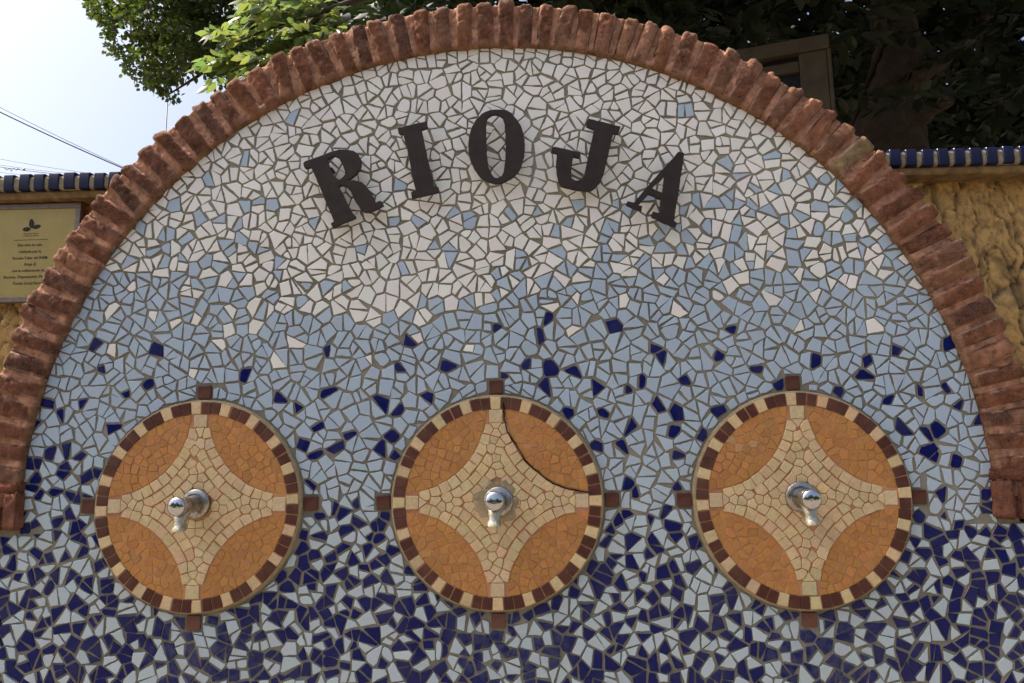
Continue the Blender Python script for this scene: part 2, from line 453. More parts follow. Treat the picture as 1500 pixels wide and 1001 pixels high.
def split(poly, amax):
    """break a shard across its length until the pieces are small enough"""
    if area(poly) < amax*random.uniform(.75, 1.5): return [poly]
    k = len(poly); best = max(((poly[i], poly[j]) for i in range(k) for j in range(i)), key=lambda q: math.hypot(q[0][0]-q[1][0], q[0][1]-q[1][1]))
    a = math.atan2(best[1][1]-best[0][1], best[1][0]-best[0][0])+random.gauss(0, .38); nx, nz_ = math.cos(a), math.sin(a)
    t = random.gauss(.5, .09); cx = sum(p[0] for p in poly)/k*.6+.4*(best[0][0]*(1-t)+best[1][0]*t); cz = sum(p[1] for p in poly)/k*.6+.4*(best[0][1]*(1-t)+best[1][1]*t)
    A = clip(poly, cx, cz, nx, nz_); B = clip(poly, cx, cz, -nx, -nz_)
    if len(A) < 3 or len(B) < 3: return [poly]
    return split(A, amax)+split(B, amax)
raw = []
for i in range(len(S)):
    x, z = S[i]
    poly = [(x-.07, z-.07), (x+.07, z-.07), (x+.07, z+.07), (x-.07, z+.07)]
    d2 = (S[:, 0]-x)**2+(S[:, 1]-z)**2
    for j in np.argsort(d2)[1:30]:
        if d2[j] > .02: break
        mx, mz = .5*(x+S[j, 0]), .5*(z+S[j, 1]); dx, dz = S[j, 0]-x, S[j, 1]-z
        L = math.hypot(dx, dz); wgt = (seeds[i][2]-seeds[j][2])*.15/L
        poly = clip(poly, mx+dx*wgt, mz+dz*wgt, dx/L, dz/L)
        if len(poly) < 3: break
    if len(poly) < 3: continue
    for q in split(poly, .00070 if z > -.02 else .00060): raw.append((q, x, z))
shards = []
for poly, sx_, sz_ in raw:
    poly = inset(poly, lambda: random.choice((random.uniform(.0007, .0015), random.uniform(.0011, .0029))))
    if len(poly) < 3 or area(poly) < 3e-5: continue
    u = random.random(); target = 3 if u < .10 else (4 if u < .66 else 5)
    poly = simplify(poly, target, .17)
    x = sum(p[0] for p in poly)/len(poly); z = sum(p[1] for p in poly)/len(poly)
    ra = random.gauss(0, .05); rs = random.uniform(.95, 1.0); jx, jz = random.gauss(0, .0003), random.gauss(0, .0003)
    poly = [(x+jx+rs*((p[0]-x)*math.cos(ra)-(p[1]-z)*math.sin(ra)), z+jz+rs*((p[0]-x)*math.sin(ra)+(p[1]-z)*math.cos(ra))) for p in poly]
    # keep clear of medallions, accents and arch
    for cx, cz in DISC:
        d = math.hypot(x-cx, z-cz)
        if d < DR+.09:
            nx, nz_ = (cx-x)/d, (cz-z)/d
            far = max((-(p[0]-cx)*nx-(p[1]-cz)*nz_) for p in poly)
            # several tangents so that long tiles follow the curve
            for da in (-.12, 0, .12):
                t0 = math.atan2(z-cz, x-cx)+da; ex, ez = math.cos(t0), math.sin(t0)
                poly = clip(poly, cx+ex*(DR+.0035), cz+ez*(DR+.0035), -ex, -ez)
                if len(poly) < 3: break
        if len(poly) < 3: break
        for sx, sz in ((0, SQ), (0, -SQ), (SQ, 0), (-SQ, 0)):
            ax, az = x-cx-sx, z-cz-sz
            if max(abs(ax), abs(az)) < .06:
                hs = .0175
                if abs(ax) > abs(az): e = (math.copysign(1, ax), 0)
                else: e = (0, math.copysign(1, az))
                poly = clip(poly, cx+sx+e[0]*hs, cz+sz+e[1]*hs, -e[0], -e[1])
                if len(poly) < 3: break
        if len(poly) < 3: break
    if len(poly) < 3: continue
    if z > 0:
        d = math.hypot(x, z)
        if d > RIN-.08:
            for da in (-.02, 0, .02):
                t0 = math.atan2(z, x)+da; ex, ez = math.cos(t0), math.sin(t0)
                poly = clip(poly, ex*(RIN+.001), ez*(RIN+.001), ex, ez)
                if len(poly) < 3: break
    elif z > -.05: poly = clip(poly, math.copysign(RIN, x), z, math.copysign(1, x), 0)
    if z < -.045 and abs(x) > .87: poly = clip(poly, x, -.052, 0, 1)
    if len(poly) < 3 or area(poly) < 2.5e-5: continue
    shards.append((poly, x, z))
CEN = np.array([(q[1], q[2]) for q in shards]); given = {}
for lst, kd in ((DARKS, 'd'), (WHITES, 'w'), (PALES, 'p')):
    for px, py in lst:
        q = at(px, py, 0.0); d = np.hypot(CEN[:, 0]-q[0], CEN[:, 1]-q[2])
        best = [int(j) for j in np.argsort(d)[:4] if int(j) not in given and d[j] < .020]
        if best: given[min(best, key=lambda j: d[j]+10*max(0, area(shards[j][0])-.0005)+(8*max(0, .0003-area(shards[j][0]))))] = kd
mb = MB(); done = dict(given)
for i, (poly, x, z) in enumerate(shards):
    kd = given.get(i); px, py = to_px(x, z)
    if kd is None:
        u = random.random(); t = py-yb(px)
        pw = float(np.interp(t, [-300, -150, -95, -50, 0, 25, 50], [1, .995, .94, .80, .48, .08, 0]))
        pd = float(np.interp(py, [640, 680, 730, 780, 850, 1000], [0, .07, .24, .42, .50, .54]))
        if px < 170: pd = max(pd, float(np.interp(py, [630, 680, 760], [0, .22, .42])))
        if px > 1330: pd = float(np.interp(py, [735, 780, 850, 1000], [0, .45, .56, .62]))
        if py < 660 or (px > 1330 and py < 745): pd = 0
        nb = [done[int(j)] for j in np.argsort((CEN[:, 0]-x)**2+(CEN[:, 1]-z)**2)[1:7] if int(j) in done]
        if nb and pd > .1: pd = min(.95, max(.03, pd+1.3*(pd-sum(q == 'd' for q in nb)/len(nb))*min(1, len(nb)/3)))
        kd = 'w' if u < pw and t < 60 else ('d' if random.random() < pd else 'p')
    done[i] = kd
    base = {'w': WHITE, 'p': PALE, 'd': DARK}[kd]
    if kd == 'p':
        f = float(np.interp(py, [640, 820], [0, 1])); base = tuple(PALE[j]*(1-f)+PALE2[j]*f for j in range(3))
    v = 1+random.gauss(0, .035); col = tuple(c*v*(1+random.gauss(0, .012)) for c in base)
    if kd == 'd' and z > -.05 and random.random() < .45: poly = round_corners(poly, .16)
    elif random.random() < .05: poly = round_corners(poly, .2)
    poly = chip(poly, .00032, .006)
    side = (.44, .35, .24) if random.random() < (.45 if kd == 'd' else .3) else tuple(c*.8 for c in col)
    add_tile(mb, toW([(p[0], 0, p[1]) for p in poly]) and [(p[0], p[1]-GZ) for p in poly], 0.0, .0028+random.uniform(-.0005, .0006), col, side)
tiles = mb.make('broken_tile_mosaic', TILE, wall)
# the mosaic's stains are laid out from the middle medallion: give the material that origin
for v in tiles.data.vertices: v.co.z += GZ
tiles.location = (0, 0, -GZ)

for cx, cz in DISC:
    for q, (sx, sz) in enumerate(((0, SQ), (0, -SQ), (SQ, 0), (-SQ, 0))):
        s = .0133
        p = [(-s, -s), (s, -s), (s, s), (-s, s)]; a = random.gauss(0, .03)
        p = [(x*math.cos(a)-z*math.sin(a), x*math.sin(a)+z*math.cos(a)) for x, z in p]
        b = MB(); c = (.085, .022, .014) if q != 1 else (.15, .055, .038)
        add_tile(b, chip(round_corners(p, .07), .0003), 0, .0045, c, None, .0012, .02)
        o = b.make('accent_tile', SMALL, wall); o.location = (cx+sx, 0, cz+sz-GZ)

# --- brick arch: one continuous weathered ring of bricks and mortar
def vn(x, y, z, s): return mnoise.noise(Vector((x*s, y*s, z*s)))
cols = []      # (u along the arch in metres at mid radius, brick weight 0..1, brick index, signed place in the brick)
LEN = math.pi*.97; u = 0.0; bi = 0; brk = []
while u < LEN-.02:
    wb = random.uniform(.027, .034); wm = random.uniform(.010, .0155)
    brk.append((u, wb, wm)); u += wb+wm
sc_u = LEN/(u-brk[-1][2]); 
BASES = [(.185, .068, .044), (.21, .080, .050), (.155, .060, .043), (.25, .108, .066), (.125, .055, .043), (.19, .088, .062), (.20, .072, .044), (.17, .063, .041), (.30, .20, .115)]
binfo = []
for (u0, wb, wm) in brk:
    c = BASES[min(len(BASES)-1, int(random.random()*8.35))]
    binfo.append(dict(c=np.array(c)*random.uniform(.8, 1.2)*np.array((1.06, 1.15, 1.05))+np.array((.012, .006, .002)), out=random.gauss(0, .0015), ln=random.gauss(0, .0022), tl=random.gauss(0, .05), wear=random.random(), sk=random.gauss(0, .03), cor=random.gauss(0, .45)))
for i, (u0, wb, wm) in enumerate(brk):
    for q in (0, .025, .07, .16, .28, .4, .5, .6, .72, .84, .93, .975, 1): cols.append(((u0+wb*q)*sc_u, 1.0, i, q*2-1))
    if i < len(brk)-1:
        for q in (.06, .2, .4, .6, .8, .94): cols.append(((u0+wb+wm*q)*sc_u, 0.0, i, q*2-1))
# cross-section: (radius, y, normal r, normal y, scallop weight)
sec = []
for y in (.02, .004, -.004, -.010): sec.append((RIN+.001, y, -1, 0, .25))
sec.append((RIN+.002, RFRONT+.003, -.7, -.7, .3))
for q in np.linspace(0, 1, 28): sec.append((RIN+.006+(ROUT-RIN-.014)*q, RFRONT, 0, -1, .35+.65*min(1, q*2.2)))
sec.append((ROUT-.0018, RFRONT+.0015, .5, -.86, 1)); sec.append((ROUT, RFRONT+.006, .9, -.4, 1))
for y in (.004, .016, .03, .05, .08, .12, .17, .22): sec.append((ROUT, y, 1, 0, 1))
sec.append((ROUT-.006, .245, .7, .7, .6)); sec.append((RIN+.01, .25, 0, 1, .2))
V = []; C = []
MORT = np.array((.53, .275, .175)); INNER_TONE = np.array((.13, .095, .045))
for (u, wgt, i, q) in cols:
    th = math.pi-u/.97
    b = binfo[i]
    for j, (r, y, nr, ny, sw) in enumerate(sec):
        tr = (r-RIN)/(ROUT-RIN)
        t2 = th + b['sk']*(tr-.5)*(1 if wgt > .5 else .6)*.25
        ct, st = math.cos(t2), math.sin(t2)
        X, Z = r*ct, r*st
        e = .0
        n1 = vn(X, y+i*.37*wgt, Z, 38); n2 = vn(X, y, Z, 95); n3 = vn(X+7, y, Z, 16)
        if wgt > .5:
            bul = 1-abs(q)**(7+9*b['wear'])
            e = (.0048*sw*(bul-.45)) + b['out'] + b['tl']*q*.016*sw
            e += .0020*n1+.0018*n2+.0016*vn(X, y, Z+3, 210)-.010*max(0, abs(vn(X, y+i, Z, 55))-.36)-.012*max(0, vn(X+i, y, Z, 75)-.30)*abs(q)
            if abs(q) > .55: e -= max(0, n3+.1)*.010*(abs(q)-.55)*2*sw
            if nr > .3: e += b['ln']-.001+.0014*(bul-.3)-.009*max(0, n3*.6+n1*.5+q*b['cor'])
            mixm = np.clip((abs(q)-.80)*3.0+n1*.5+n2*.3, 0, .85)*(.55+.45*b['wear'])
            if tr < .10: mixm = max(mixm, np.clip((.10-tr)*5+n1*.8, 0, .7))
            mixm = max(mixm, np.clip((n3-.22)*3+n2, 0, .7)*b['wear'])
            c = b['c']*(1+.35*n1+.15*n3)*(1-mixm)+MORT*mixm
            if .80 < abs(q) < .99 and n3*math.copysign(1, q)*3+b['cor']+n1*.9 > .55 and nr <= .6: c = c*.5+np.array((.46, .35, .25))*.5
        else:
            e = -.0042*sw+.0020*n1+.0030*n2+.0022*vn(X, y, Z+3, 230)-.0012*(1-abs(q))*sw+.5*(b['out'])
            if nr > .3: e -= .0024+.003*n3+.003*n2
            c = MORT*(1+.3*n1+.2*n2)
            if n3 > .25: c = c*.75
        if tr < .1 and nr <= 0: 
            kk = np.clip(.55+n1, 0, .9)*(1-tr/.1)*.8; c = c*(1-kk)+INNER_TONE*kk  # darker olive-brown towards the inner edge
        if nr > .6 or tr > .97: 
            kk = np.clip(.25+n1*.9, 0, .6); c = c*(1-kk)+np.array((.30, .22, .15))*kk
        V.append((X+nr*e*ct, y+ny*e, Z+nr*e*st-GZ)); C.append(np.clip(c, .01, .9))
m_ = len(sec); F = []
for a in range(len(cols)-1):
    for j in range(m_-1):
        F.append((a*m_+j, a*m_+j+1, (a+1)*m_+j+1, (a+1)*m_+j))
F.append(tuple(range(m_))); F.append(tuple((len(cols)-1)*m_+j for j in range(m_))[::-1])
ring = build('brick_arch', V, F, BRICK, wall, True, vcol=np.array(C))
bm = bmesh.new(); bm.from_mesh(ring.data); bmesh.ops.recalc_face_normals(bm, faces=bm.faces); bm.to_mesh(ring.data); bm.free()

# --- the upright bricks at the two feet of the arch
def rough_brick(mb_v, mb_f, mb_c, x0, x1, z0, z1, y0, y1, col, seed):
    bm = bmesh.new(); bmesh.ops.create_cube(bm, size=1)
    for v in bm.verts: v.co = Vector((x0+(x1-x0)*(v.co.x+.5), y0+(y1-y0)*(v.co.y+.5), z0+(z1-z0)*(v.co.z+.5)))
    bmesh.ops.bevel(bm, geom=list(bm.edges), offset=.004, segments=2, affect='EDGES')
    bmesh.ops.subdivide_edges(bm, edges=[e for e in bm.edges if e.calc_length() > .02], cuts=9, use_grid_fill=True)
    bmesh.ops.triangulate(bm, faces=bm.faces)
    bm.normal_update(); bm.verts.index_update(); n = len(mb_v)
    for v in bm.verts:
        p = v.co; d = .0025*vn(p.x+seed, p.y, p.z, 40)+.0014*vn(p.x, p.y+seed, p.z, 110)
        q = p+v.normal*d; mb_v.append((q.x, q.y, q.z-GZ)); f = .85+.4*vn(p.x, p.y, p.z+seed, 30)
        mb_c.append(np.clip(np.array(col)*f, .01, 1))
    mb_f += [tuple(n+v.index for v in f.verts) for f in bm.faces]; bm.free()
for sg in (-1, 1):
    v, f, c = [], [], []
    a = [(.917, .948, (.25, .105, .066)), (.956, .986, (.24, .095, .058)), (.995, 1.026, (.20, .08, .05))]
    for k_, (xa, xb, cc) in enumerate(a):
        x0, x1 = sorted((sg*xa, sg*xb)); rough_brick(v, f, c, x0, x1, -.043, .030-.004*k_, -.024+.003*k_, .2, cc, sg*3+k_)
    x0, x1 = sorted((sg*.921, sg*1.02)); rough_brick(v, f, c, x0, x1, -.040, .022, -.010, .19, (.34, .14, .08), sg*7)
    x0, x1 = sorted((sg*.9185, sg*1.024)); rough_brick(v, f, c, x0, x1, .024, .052, -.020, .2, (.23, .085, .05), sg*11)
    build('brick_foot', v, f, BRICK, wall, True, vcol=np.array(c))

# ------------------------------------------------------------------ round medallions
CREAM = (.67, .50, .275); ORANGE = (.50, .225, .062); BROWN = (.082, .024, .016)
MLAB = ['round orange and cream medallion on the left with a star around its tap',
        'round medallion in the middle with a black crack through its upper right orange lobe',
        'round orange and cream medallion on the right with a flaked pale patch upper left']
def vary(c, a=.06, h=.03):
    v = 1+random.gauss(0, a); return tuple(min(.95, x*v*(1+random.gauss(0, h))) for x in c)
def medallion(idx):
    cx, cz = DISC[idx]
    t = thing('tile_medallion', MLAB[idx], 'medallion', (cx, 0, cz), 'round mosaic medallions behind the taps')
    rot = (-.052, 0.0, -.05)[idx]
    T0 = .0125; H = .0025
    # mortar disc with a slightly uneven rim
    b = MB(); n = 120; ring_ = []
    rad = [DR*(1+.004*vn(math.cos(a)*2+idx*5, math.sin(a)*2, 0, 1.7)) for a in np.linspace(0, 2*math.pi, n, endpoint=False)]
    for (f, y) in ((1.010, .002), (1.007, -.004), (1.001, -.0105), (.985, -T0), (.90, -T0)):
        ring_.append([(rad[q]*f*math.cos(2*math.pi*q/n), y, rad[q]*f*math.sin(2*math.pi*q/n)) for q in range(n)])
    for rr in ring_: b.v += rr
    for i in range(4):
        for q in range(n): b.f.append((i*n+q, i*n+(q+1) % n, (i+1)*n+(q+1) % n, (i+1)*n+q))
    b.make('mortar_rim', MORTAR, t, True)
    b = MB(); vv = [(.905*DR*math.cos(2*math.pi*q/96), -T0-.0006, .905*DR*math.sin(2*math.pi*q/96)) for q in range(96)]
    vv2 = [(.984*DR*math.cos(2*math.pi*q/96), -T0-.0006, .984*DR*math.sin(2*math.pi*q/96)) for q in range(96)]
    b.add(vv, [tuple(range(96))]); b.add(vv+vv2, [(96+q, 96+(q+1) % 96, (q+1) % 96, q) for q in range(96)])
    b.make('grout_bed', PINK, t)
    y0 = -T0-.0004
    # border: two brown tiles, one cream, all round
    b = MB(); N = 20; unit = 2*math.pi/N; ri, ro = .1745, .1965
    for k_ in range(N):
        a0 = k_*unit+rot
        for (f0, f1, c) in ((-.175, .175, CREAM), (.175, .50, BROWN), (.50, .825, BROWN)):
            g0 = a0+f0*unit+.0055+random.gauss(0, .002); g1 = a0+f1*unit-.0055+random.gauss(0, .002)
            r0 = ri+random.gauss(0, .0005); r1 = ro+random.gauss(0, .0005)
            p = [(r*math.sin(-a)*-1, r*math.cos(a)) for r, a in ((r0, g1), (r0, g0), (r1, g0), (r1, (g0+g1)/2), (r1, g1))]
            if area(p) < 0: p = p[::-1]
            add_tile(b, chip(p, .00025), y0, H+random.gauss(0, .0003), vary(c, .05), None, .0007, .02)
    b.make('border_tiles', SMALL, t)
    # star: rows that follow the four arcs; lobes outside the arcs
    A = .1765; AR = .1585      # arc centre (A, A), arc radius
    TIP = .1570                 # big tip squares sit at this distance
    hole = (.027, .036, .027)[idx]
    st = MB()
    cand = []
    SZ = .0208
    for qi, (qx, qz) in enumerate(((1, 1), (-1, 1), (-1, -1), (1, -1))):
        for row in range(8):
            r0 = AR+row*SZ+.0008; r1 = r0+SZ-.0010
            A0_, SP_ = (math.pi+.187, math.pi/2-.374) if row == 0 else (math.pi, math.pi/2)
            nn = max(3, int(round((r0+r1)/2*SP_/SZ)))
            off = 0 if row == 0 else (.5 if row % 2 else 0)+random.uniform(-.12, .12)
            for k_ in (range(nn) if row == 0 else range(-2, nn+2)):
                a0 = A0_+(k_+off)*SP_/nn; a1 = a0+SP_/nn
                j = lambda: random.gauss(0, .0007)
                p = [(A+r*math.cos(a)+j(), A+r*math.sin(a)+j()) for r, a in ((r0, a0), (r1, a0), (r1, a1), (r0, a1))]
                mx = sum(q_[0] for q_ in p)/4; mz = sum(q_[1] for q_ in p)/4
                if mx < -.3*SZ or mz < -.3*SZ or mx > .144 or mz > .144: continue
                p = [(x*qx, z*qz) for x, z in p]
                if area(p) < 0: p = p[::-1]
                cand.append((row+random.random()*.3, p, mx*qx, mz*qz, qi))
    cand.sort(key=lambda q_: q_[0]); acc = []
    for c_ in cand:
        if all(math.hypot(c_[2]-d_[2], c_[3]-d_[3]) > SZ*(.66 if d_[4] != c_[4] else .3) for d_ in acc): acc.append(c_)
    fill = [(t_*ex+n_*ez, t_*ez+n_*ex) for ex, ez in ((1, 0), (-1, 0), (0, 1), (0, -1)) for n_ in (0, -.004, .004, -.008, .008) for t_ in np.arange(.0, .1441, .004)]
    random.shuffle(fill)
    for lim_ in (.85, .72, .62):
        for x, z in fill:
            if all(math.hypot(x-d_[2], z-d_[3]) > SZ*lim_ for d_ in acc):
                h_ = SZ*.70; acc.append((9, [(x-h_, z), (x, z-h_), (x+h_, z), (x, z+h_)], x, z, 10+len(acc)))
    for c_ in acc:
        p = inset(c_[1], .0007)
        for d_ in acc:
            if d_[4] == c_[4] or len(p) < 3: continue
            L = math.hypot(d_[2]-c_[2], d_[3]-c_[3])
            if L < 2.3*SZ:
                nx, nz_ = (d_[2]-c_[2])/L, (d_[3]-c_[3])/L
                p = clip(p, (c_[2]+d_[2])/2-nx*.0007, (c_[3]+d_[3])/2-nz_*.0007, nx, nz_)
        for (ex, ez) in ((1, 0), (-1, 0), (0, 1), (0, -1)):
            if len(p) > 2: p = clip(p, ex*.1472, ez*.1472, ex, ez)
        if len(p) < 3 or area(p) < 5e-5: continue
        if math.hypot(c_[2], c_[3]) < hole*random.uniform(.8, 1.15): continue
        add_tile(st, chip(p, .00025), y0, H+random.gauss(0, .0003), vary(CREAM, .05), None, .0007, .025)
    for a in range(4):
        s = .0123; p = [(TIP-.0090, -s), (TIP+.0150, -s*1.05), (TIP+.0150, s*1.05), (TIP-.0090, s)]
        ca, sa = round(math.cos(a*math.pi/2)), round(math.sin(a*math.pi/2))
        p = [(x*ca-z*sa, x*sa+z*ca) for x, z in p]
        add_tile(st, chip(p, .0003), y0, H, vary((.62, .49, .29), .04), None, .0008, .02)
    st.make('star_tiles', SMALL, t)
    for li, (qx, qz) in enumerate(((1, 1), (-1, 1), (-1, -1), (1, -1))):
        lb = MB(); sd_ = []
        def okp(x, z, m): return math.hypot(x, z) < .1735-m and math.hypot(x-A, z-A) < AR-.001-m
        tries = 0
        while tries < 6000:
            tries += 1
            x, z = random.uniform(0, .18), random.uniform(0, .18)
            if okp(x, z, .0035) and all(math.hypot(x-q_[0], z-q_[1]) > .0128 for q_ in sd_): sd_.append((x, z))
        P = np.array(sd_)
        for _ in range(2):      # even the shards out a little
            pass
        for i in range(len(P)):
            x, z = P[i]; p = [(x-.02, z-.02), (x+.02, z-.02), (x+.02, z+.02), (x-.02, z+.02)]
            d2 = (P[:, 0]-x)**2+(P[:, 1]-z)**2
            for j in np.argsort(d2)[1:16]:
                L = math.sqrt(d2[j]); dx, dz = (P[j]-P[i])/L
                p = clip(p, x+dx*L/2, z+dz*L/2, dx, dz)
                if len(p) < 3: break
            if len(p) < 3: continue
            p = inset(p, .0007)
            if len(p) < 3: continue
            for da in (-.05, 0, .05):
                th = math.atan2(z, x)+da; p = clip(p, .1735*math.cos(th), .1735*math.sin(th), math.cos(th), math.sin(th)) if len(p) > 2 else []
                th = math.atan2(z-A, x-A)+da*1.4; p = clip(p, A+(AR-.001)*math.cos(th), A+(AR-.001)*math.sin(th), math.cos(th), math.sin(th)) if len(p) > 2 else []
            if len(p) < 3 or area(p) < 2e-5: continue
            p = simplify(p, 4 if random.random() < .6 else 5, .12)
            p = [(a_*qx, b_*qz) for a_, b_ in p]
            if area(p) < 0: p = p[::-1]
            c = vary(ORANGE, .06, .03)
            if idx == 2 and qx < 0 < qz and abs((x-.10)*.6-(z-.10)) < .018 and random.random() < .4: c = (.52, .31, .13)
            add_tile(lb, chip(p, .0004), y0, H-.0013+random.gauss(0, .0003), c, None, .0006, .03)
        lb.make('lobe_tiles', SMALL, t)
    # ragged cement round the tap
    b = MB(); n = 64; pr = []
    amp = (.22, .30, .26)[idx]; br = (.026, .040, .028)[idx]
    for q in range(n):
        a = 2*math.pi*q/n; pr.append(br*(1+amp*vn(math.cos(a)*1.3+idx*9, math.sin(a)*1.3, 3, 2.2)+.5*amp*vn(math.cos(a)*3, math.sin(a)*3, idx, 2.5)))
    b.v = [(0, y0-H-.0012, 0)]
    for f, y in ((.45, H+.0014), (.8, H+.0010), (.97, H+.0006), (1.02, -.0004)):
        for q in range(n):
            a = 2*math.pi*q/n; r = pr[q]*f
            b.v.append((r*math.cos(a), y0-y-.0007*vn(r*math.cos(a), idx, r*math.sin(a), 170), r*math.sin(a)))
    b.f += [(0, 1+q, 1+(q+1) % n) for q in range(n)]
    for i in range(3):
        for q in range(n): b.f.append((1+i*n+q, 1+(i+1)*n+q, 1+(i+1)*n+(q+1) % n, 1+i*n+(q+1) % n))
    o = b.make('mortar_patch', MORTAR, t, True)
    smooth_by_angle(o, 60)
    if idx == 1:
        # crack as a raised strip; the gap's shade is put into its dark colour
        pp = [(737, 590), (738, 600), (738.5, 612), (741, 622), (743, 632), (748, 640), (755, 650), (762, 662), (768, 673), (778, 683), (790, 693), (800, 702), (812, 709), (824, 714), (836, 717), (846, 719), (858, 720.5), (868, 721)]
        P = [at(a, b_, y0) for a, b_ in pp]; P = [(p[0]-cx, p[2]-cz) for p in P]
        fine = []
        for i in range(len(P)-1):
            for q in np.linspace(0, 1, 6)[:-1]:
                fine.append((P[i][0]*(1-q)+P[i+1][0]*q+random.gauss(0, .0005), P[i][1]*(1-q)+P[i+1][1]*q+random.gauss(0, .0005)))
        b = MB(); n = len(fine)
        for i in range(n):
            a_, c_ = fine[max(0, i-1)], fine[min(n-1, i+1)]; L = math.hypot(c_[0]-a_[0], c_[1]-a_[1]) or 1
            nx, nz_ = -(c_[1]-a_[1])/L, (c_[0]-a_[0])/L; wd = .0011*(1+.7*vn(i*.13, 0, 0, 1.0))*(1 if 2 < i < n-3 else .5)
            yy = y0-H-.0013
            b.v += [(fine[i][0]+nx*wd, yy, fine[i][1]+nz_*wd), (fine[i][0]-nx*wd, yy, fine[i][1]-nz_*wd),
                    (fine[i][0]-nx*wd, y0, fine[i][1]-nz_*wd), (fine[i][0]+nx*wd, y0, fine[i][1]+nz_*wd)]
        for i in range(n-1):
            for q in range(4): b.f.append((i*4+q, i*4+(q+1) % 4, (i+1)*4+(q+1) % 4, (i+1)*4+q))
        tag(b.make('crack', BLACK, t), 'jagged dark crack along the upper right lobe')
for i in range(3): medallion(i)

# ------------------------------------------------------------------ taps
TLAB = ['chrome push tap on the left medallion pointing to the left', 'chrome push tap on the cracked middle medallion facing the viewer',
        'chrome push tap with mossy spout on the right medallion']
def tap(idx):
    cx, cz = DISC[idx]
    ox, oz = ((.0, .003), (.003, .0), (-.0055, .004))[idx]
    t = thing('push_tap', TLAB[idx], 'tap', (cx+ox, -.0165, cz+oz), 'push taps on the fountain')
    t.scale = (1.05, 1.0, 1.05)
    t.rotation_euler = ((R(1), 0, R(-5)), (R(-4), R(3), R(-3)), (R(1), R(-5), R(-3)))[idx]
    b = MB(); b.lathe([(.0262, -.004), (.0268, .001), (.0266, .0035), (.0255, .0052), (.0235, .0064), (.0205, .0074), (.0185, .0078), (.0150, .0080)], 48)
    o = b.make('flange', CHROME, t); smooth_by_angle(o, 50)
    b = MB(); b.lathe([(.0165, .004), (.0150, .012), (.0142, .018), (.0146, .030), (.0156, .042), (.0160, .050), (.0158, .0545), (.0140, .0560), (.0138, .0585), (.0150, .0590)], 48)
    o = b.make('body', CHROME, t); smooth_by_angle(o, 50)
    b = MB(); b.lathe([(.0120, .0585), (.0163, .0592), (.0166, .0605), (.0166, .066), (.0161, .0682), (.0148, .0700), (.0122, .0716), (.0085, .0727), (.0045, .0733), (.0026, .0734), (.0024, .0731), (.0010, .0731)], 48)
    o = b.make('push_button', POLISH, t); smooth_by_angle(o, 50)
    # spout: a flattened throat running down and slightly forward, flaring to a squared lip
    b = MB(); n = 24
    path = [((0, -.036, -.004), .0142, .016), ((0, -.042, -.013), .0128, .0145), ((0, -.047, -.021), .0108, .0120), ((0, -.0500, -.028), .0092, .0098), ((0, -.0515, -.0325), .0096, .0100), ((0, -.0522, -.0360), .0116, .0116), ((0, -.0525, -.0400), .0119, .0119),
            ((0, -.0525, -.0403), .0088, .0090), ((0, -.0520, -.034), .0080, .0084), ((0, -.0510, -.030), .0070, .0074)]
    for (c, rx, ry) in path:
        for q in range(n):
            a = 2*math.pi*q/n; ca, sa = math.cos(a), math.sin(a); e = .72
            b.v.append((c[0]+rx*math.copysign(abs(ca)**e, ca), c[1]+ry*math.copysign(abs(sa)**e, sa), c[2]+ry*.25*math.copysign(abs(sa)**e, sa)))
    for i in range(len(path)-1):
        for q in range(n): b.f.append((i*n+q, i*n+(q+1) % n, (i+1)*n+(q+1) % n, (i+1)*n+q))
    b.f.append(tuple(range(n))); b.f.append(tuple((len(path)-1)*n+q for q in range(n)))
    o = b.make('spout', SCALE, t); smooth_by_angle(o, 55)
for i in range(3): tap(i)

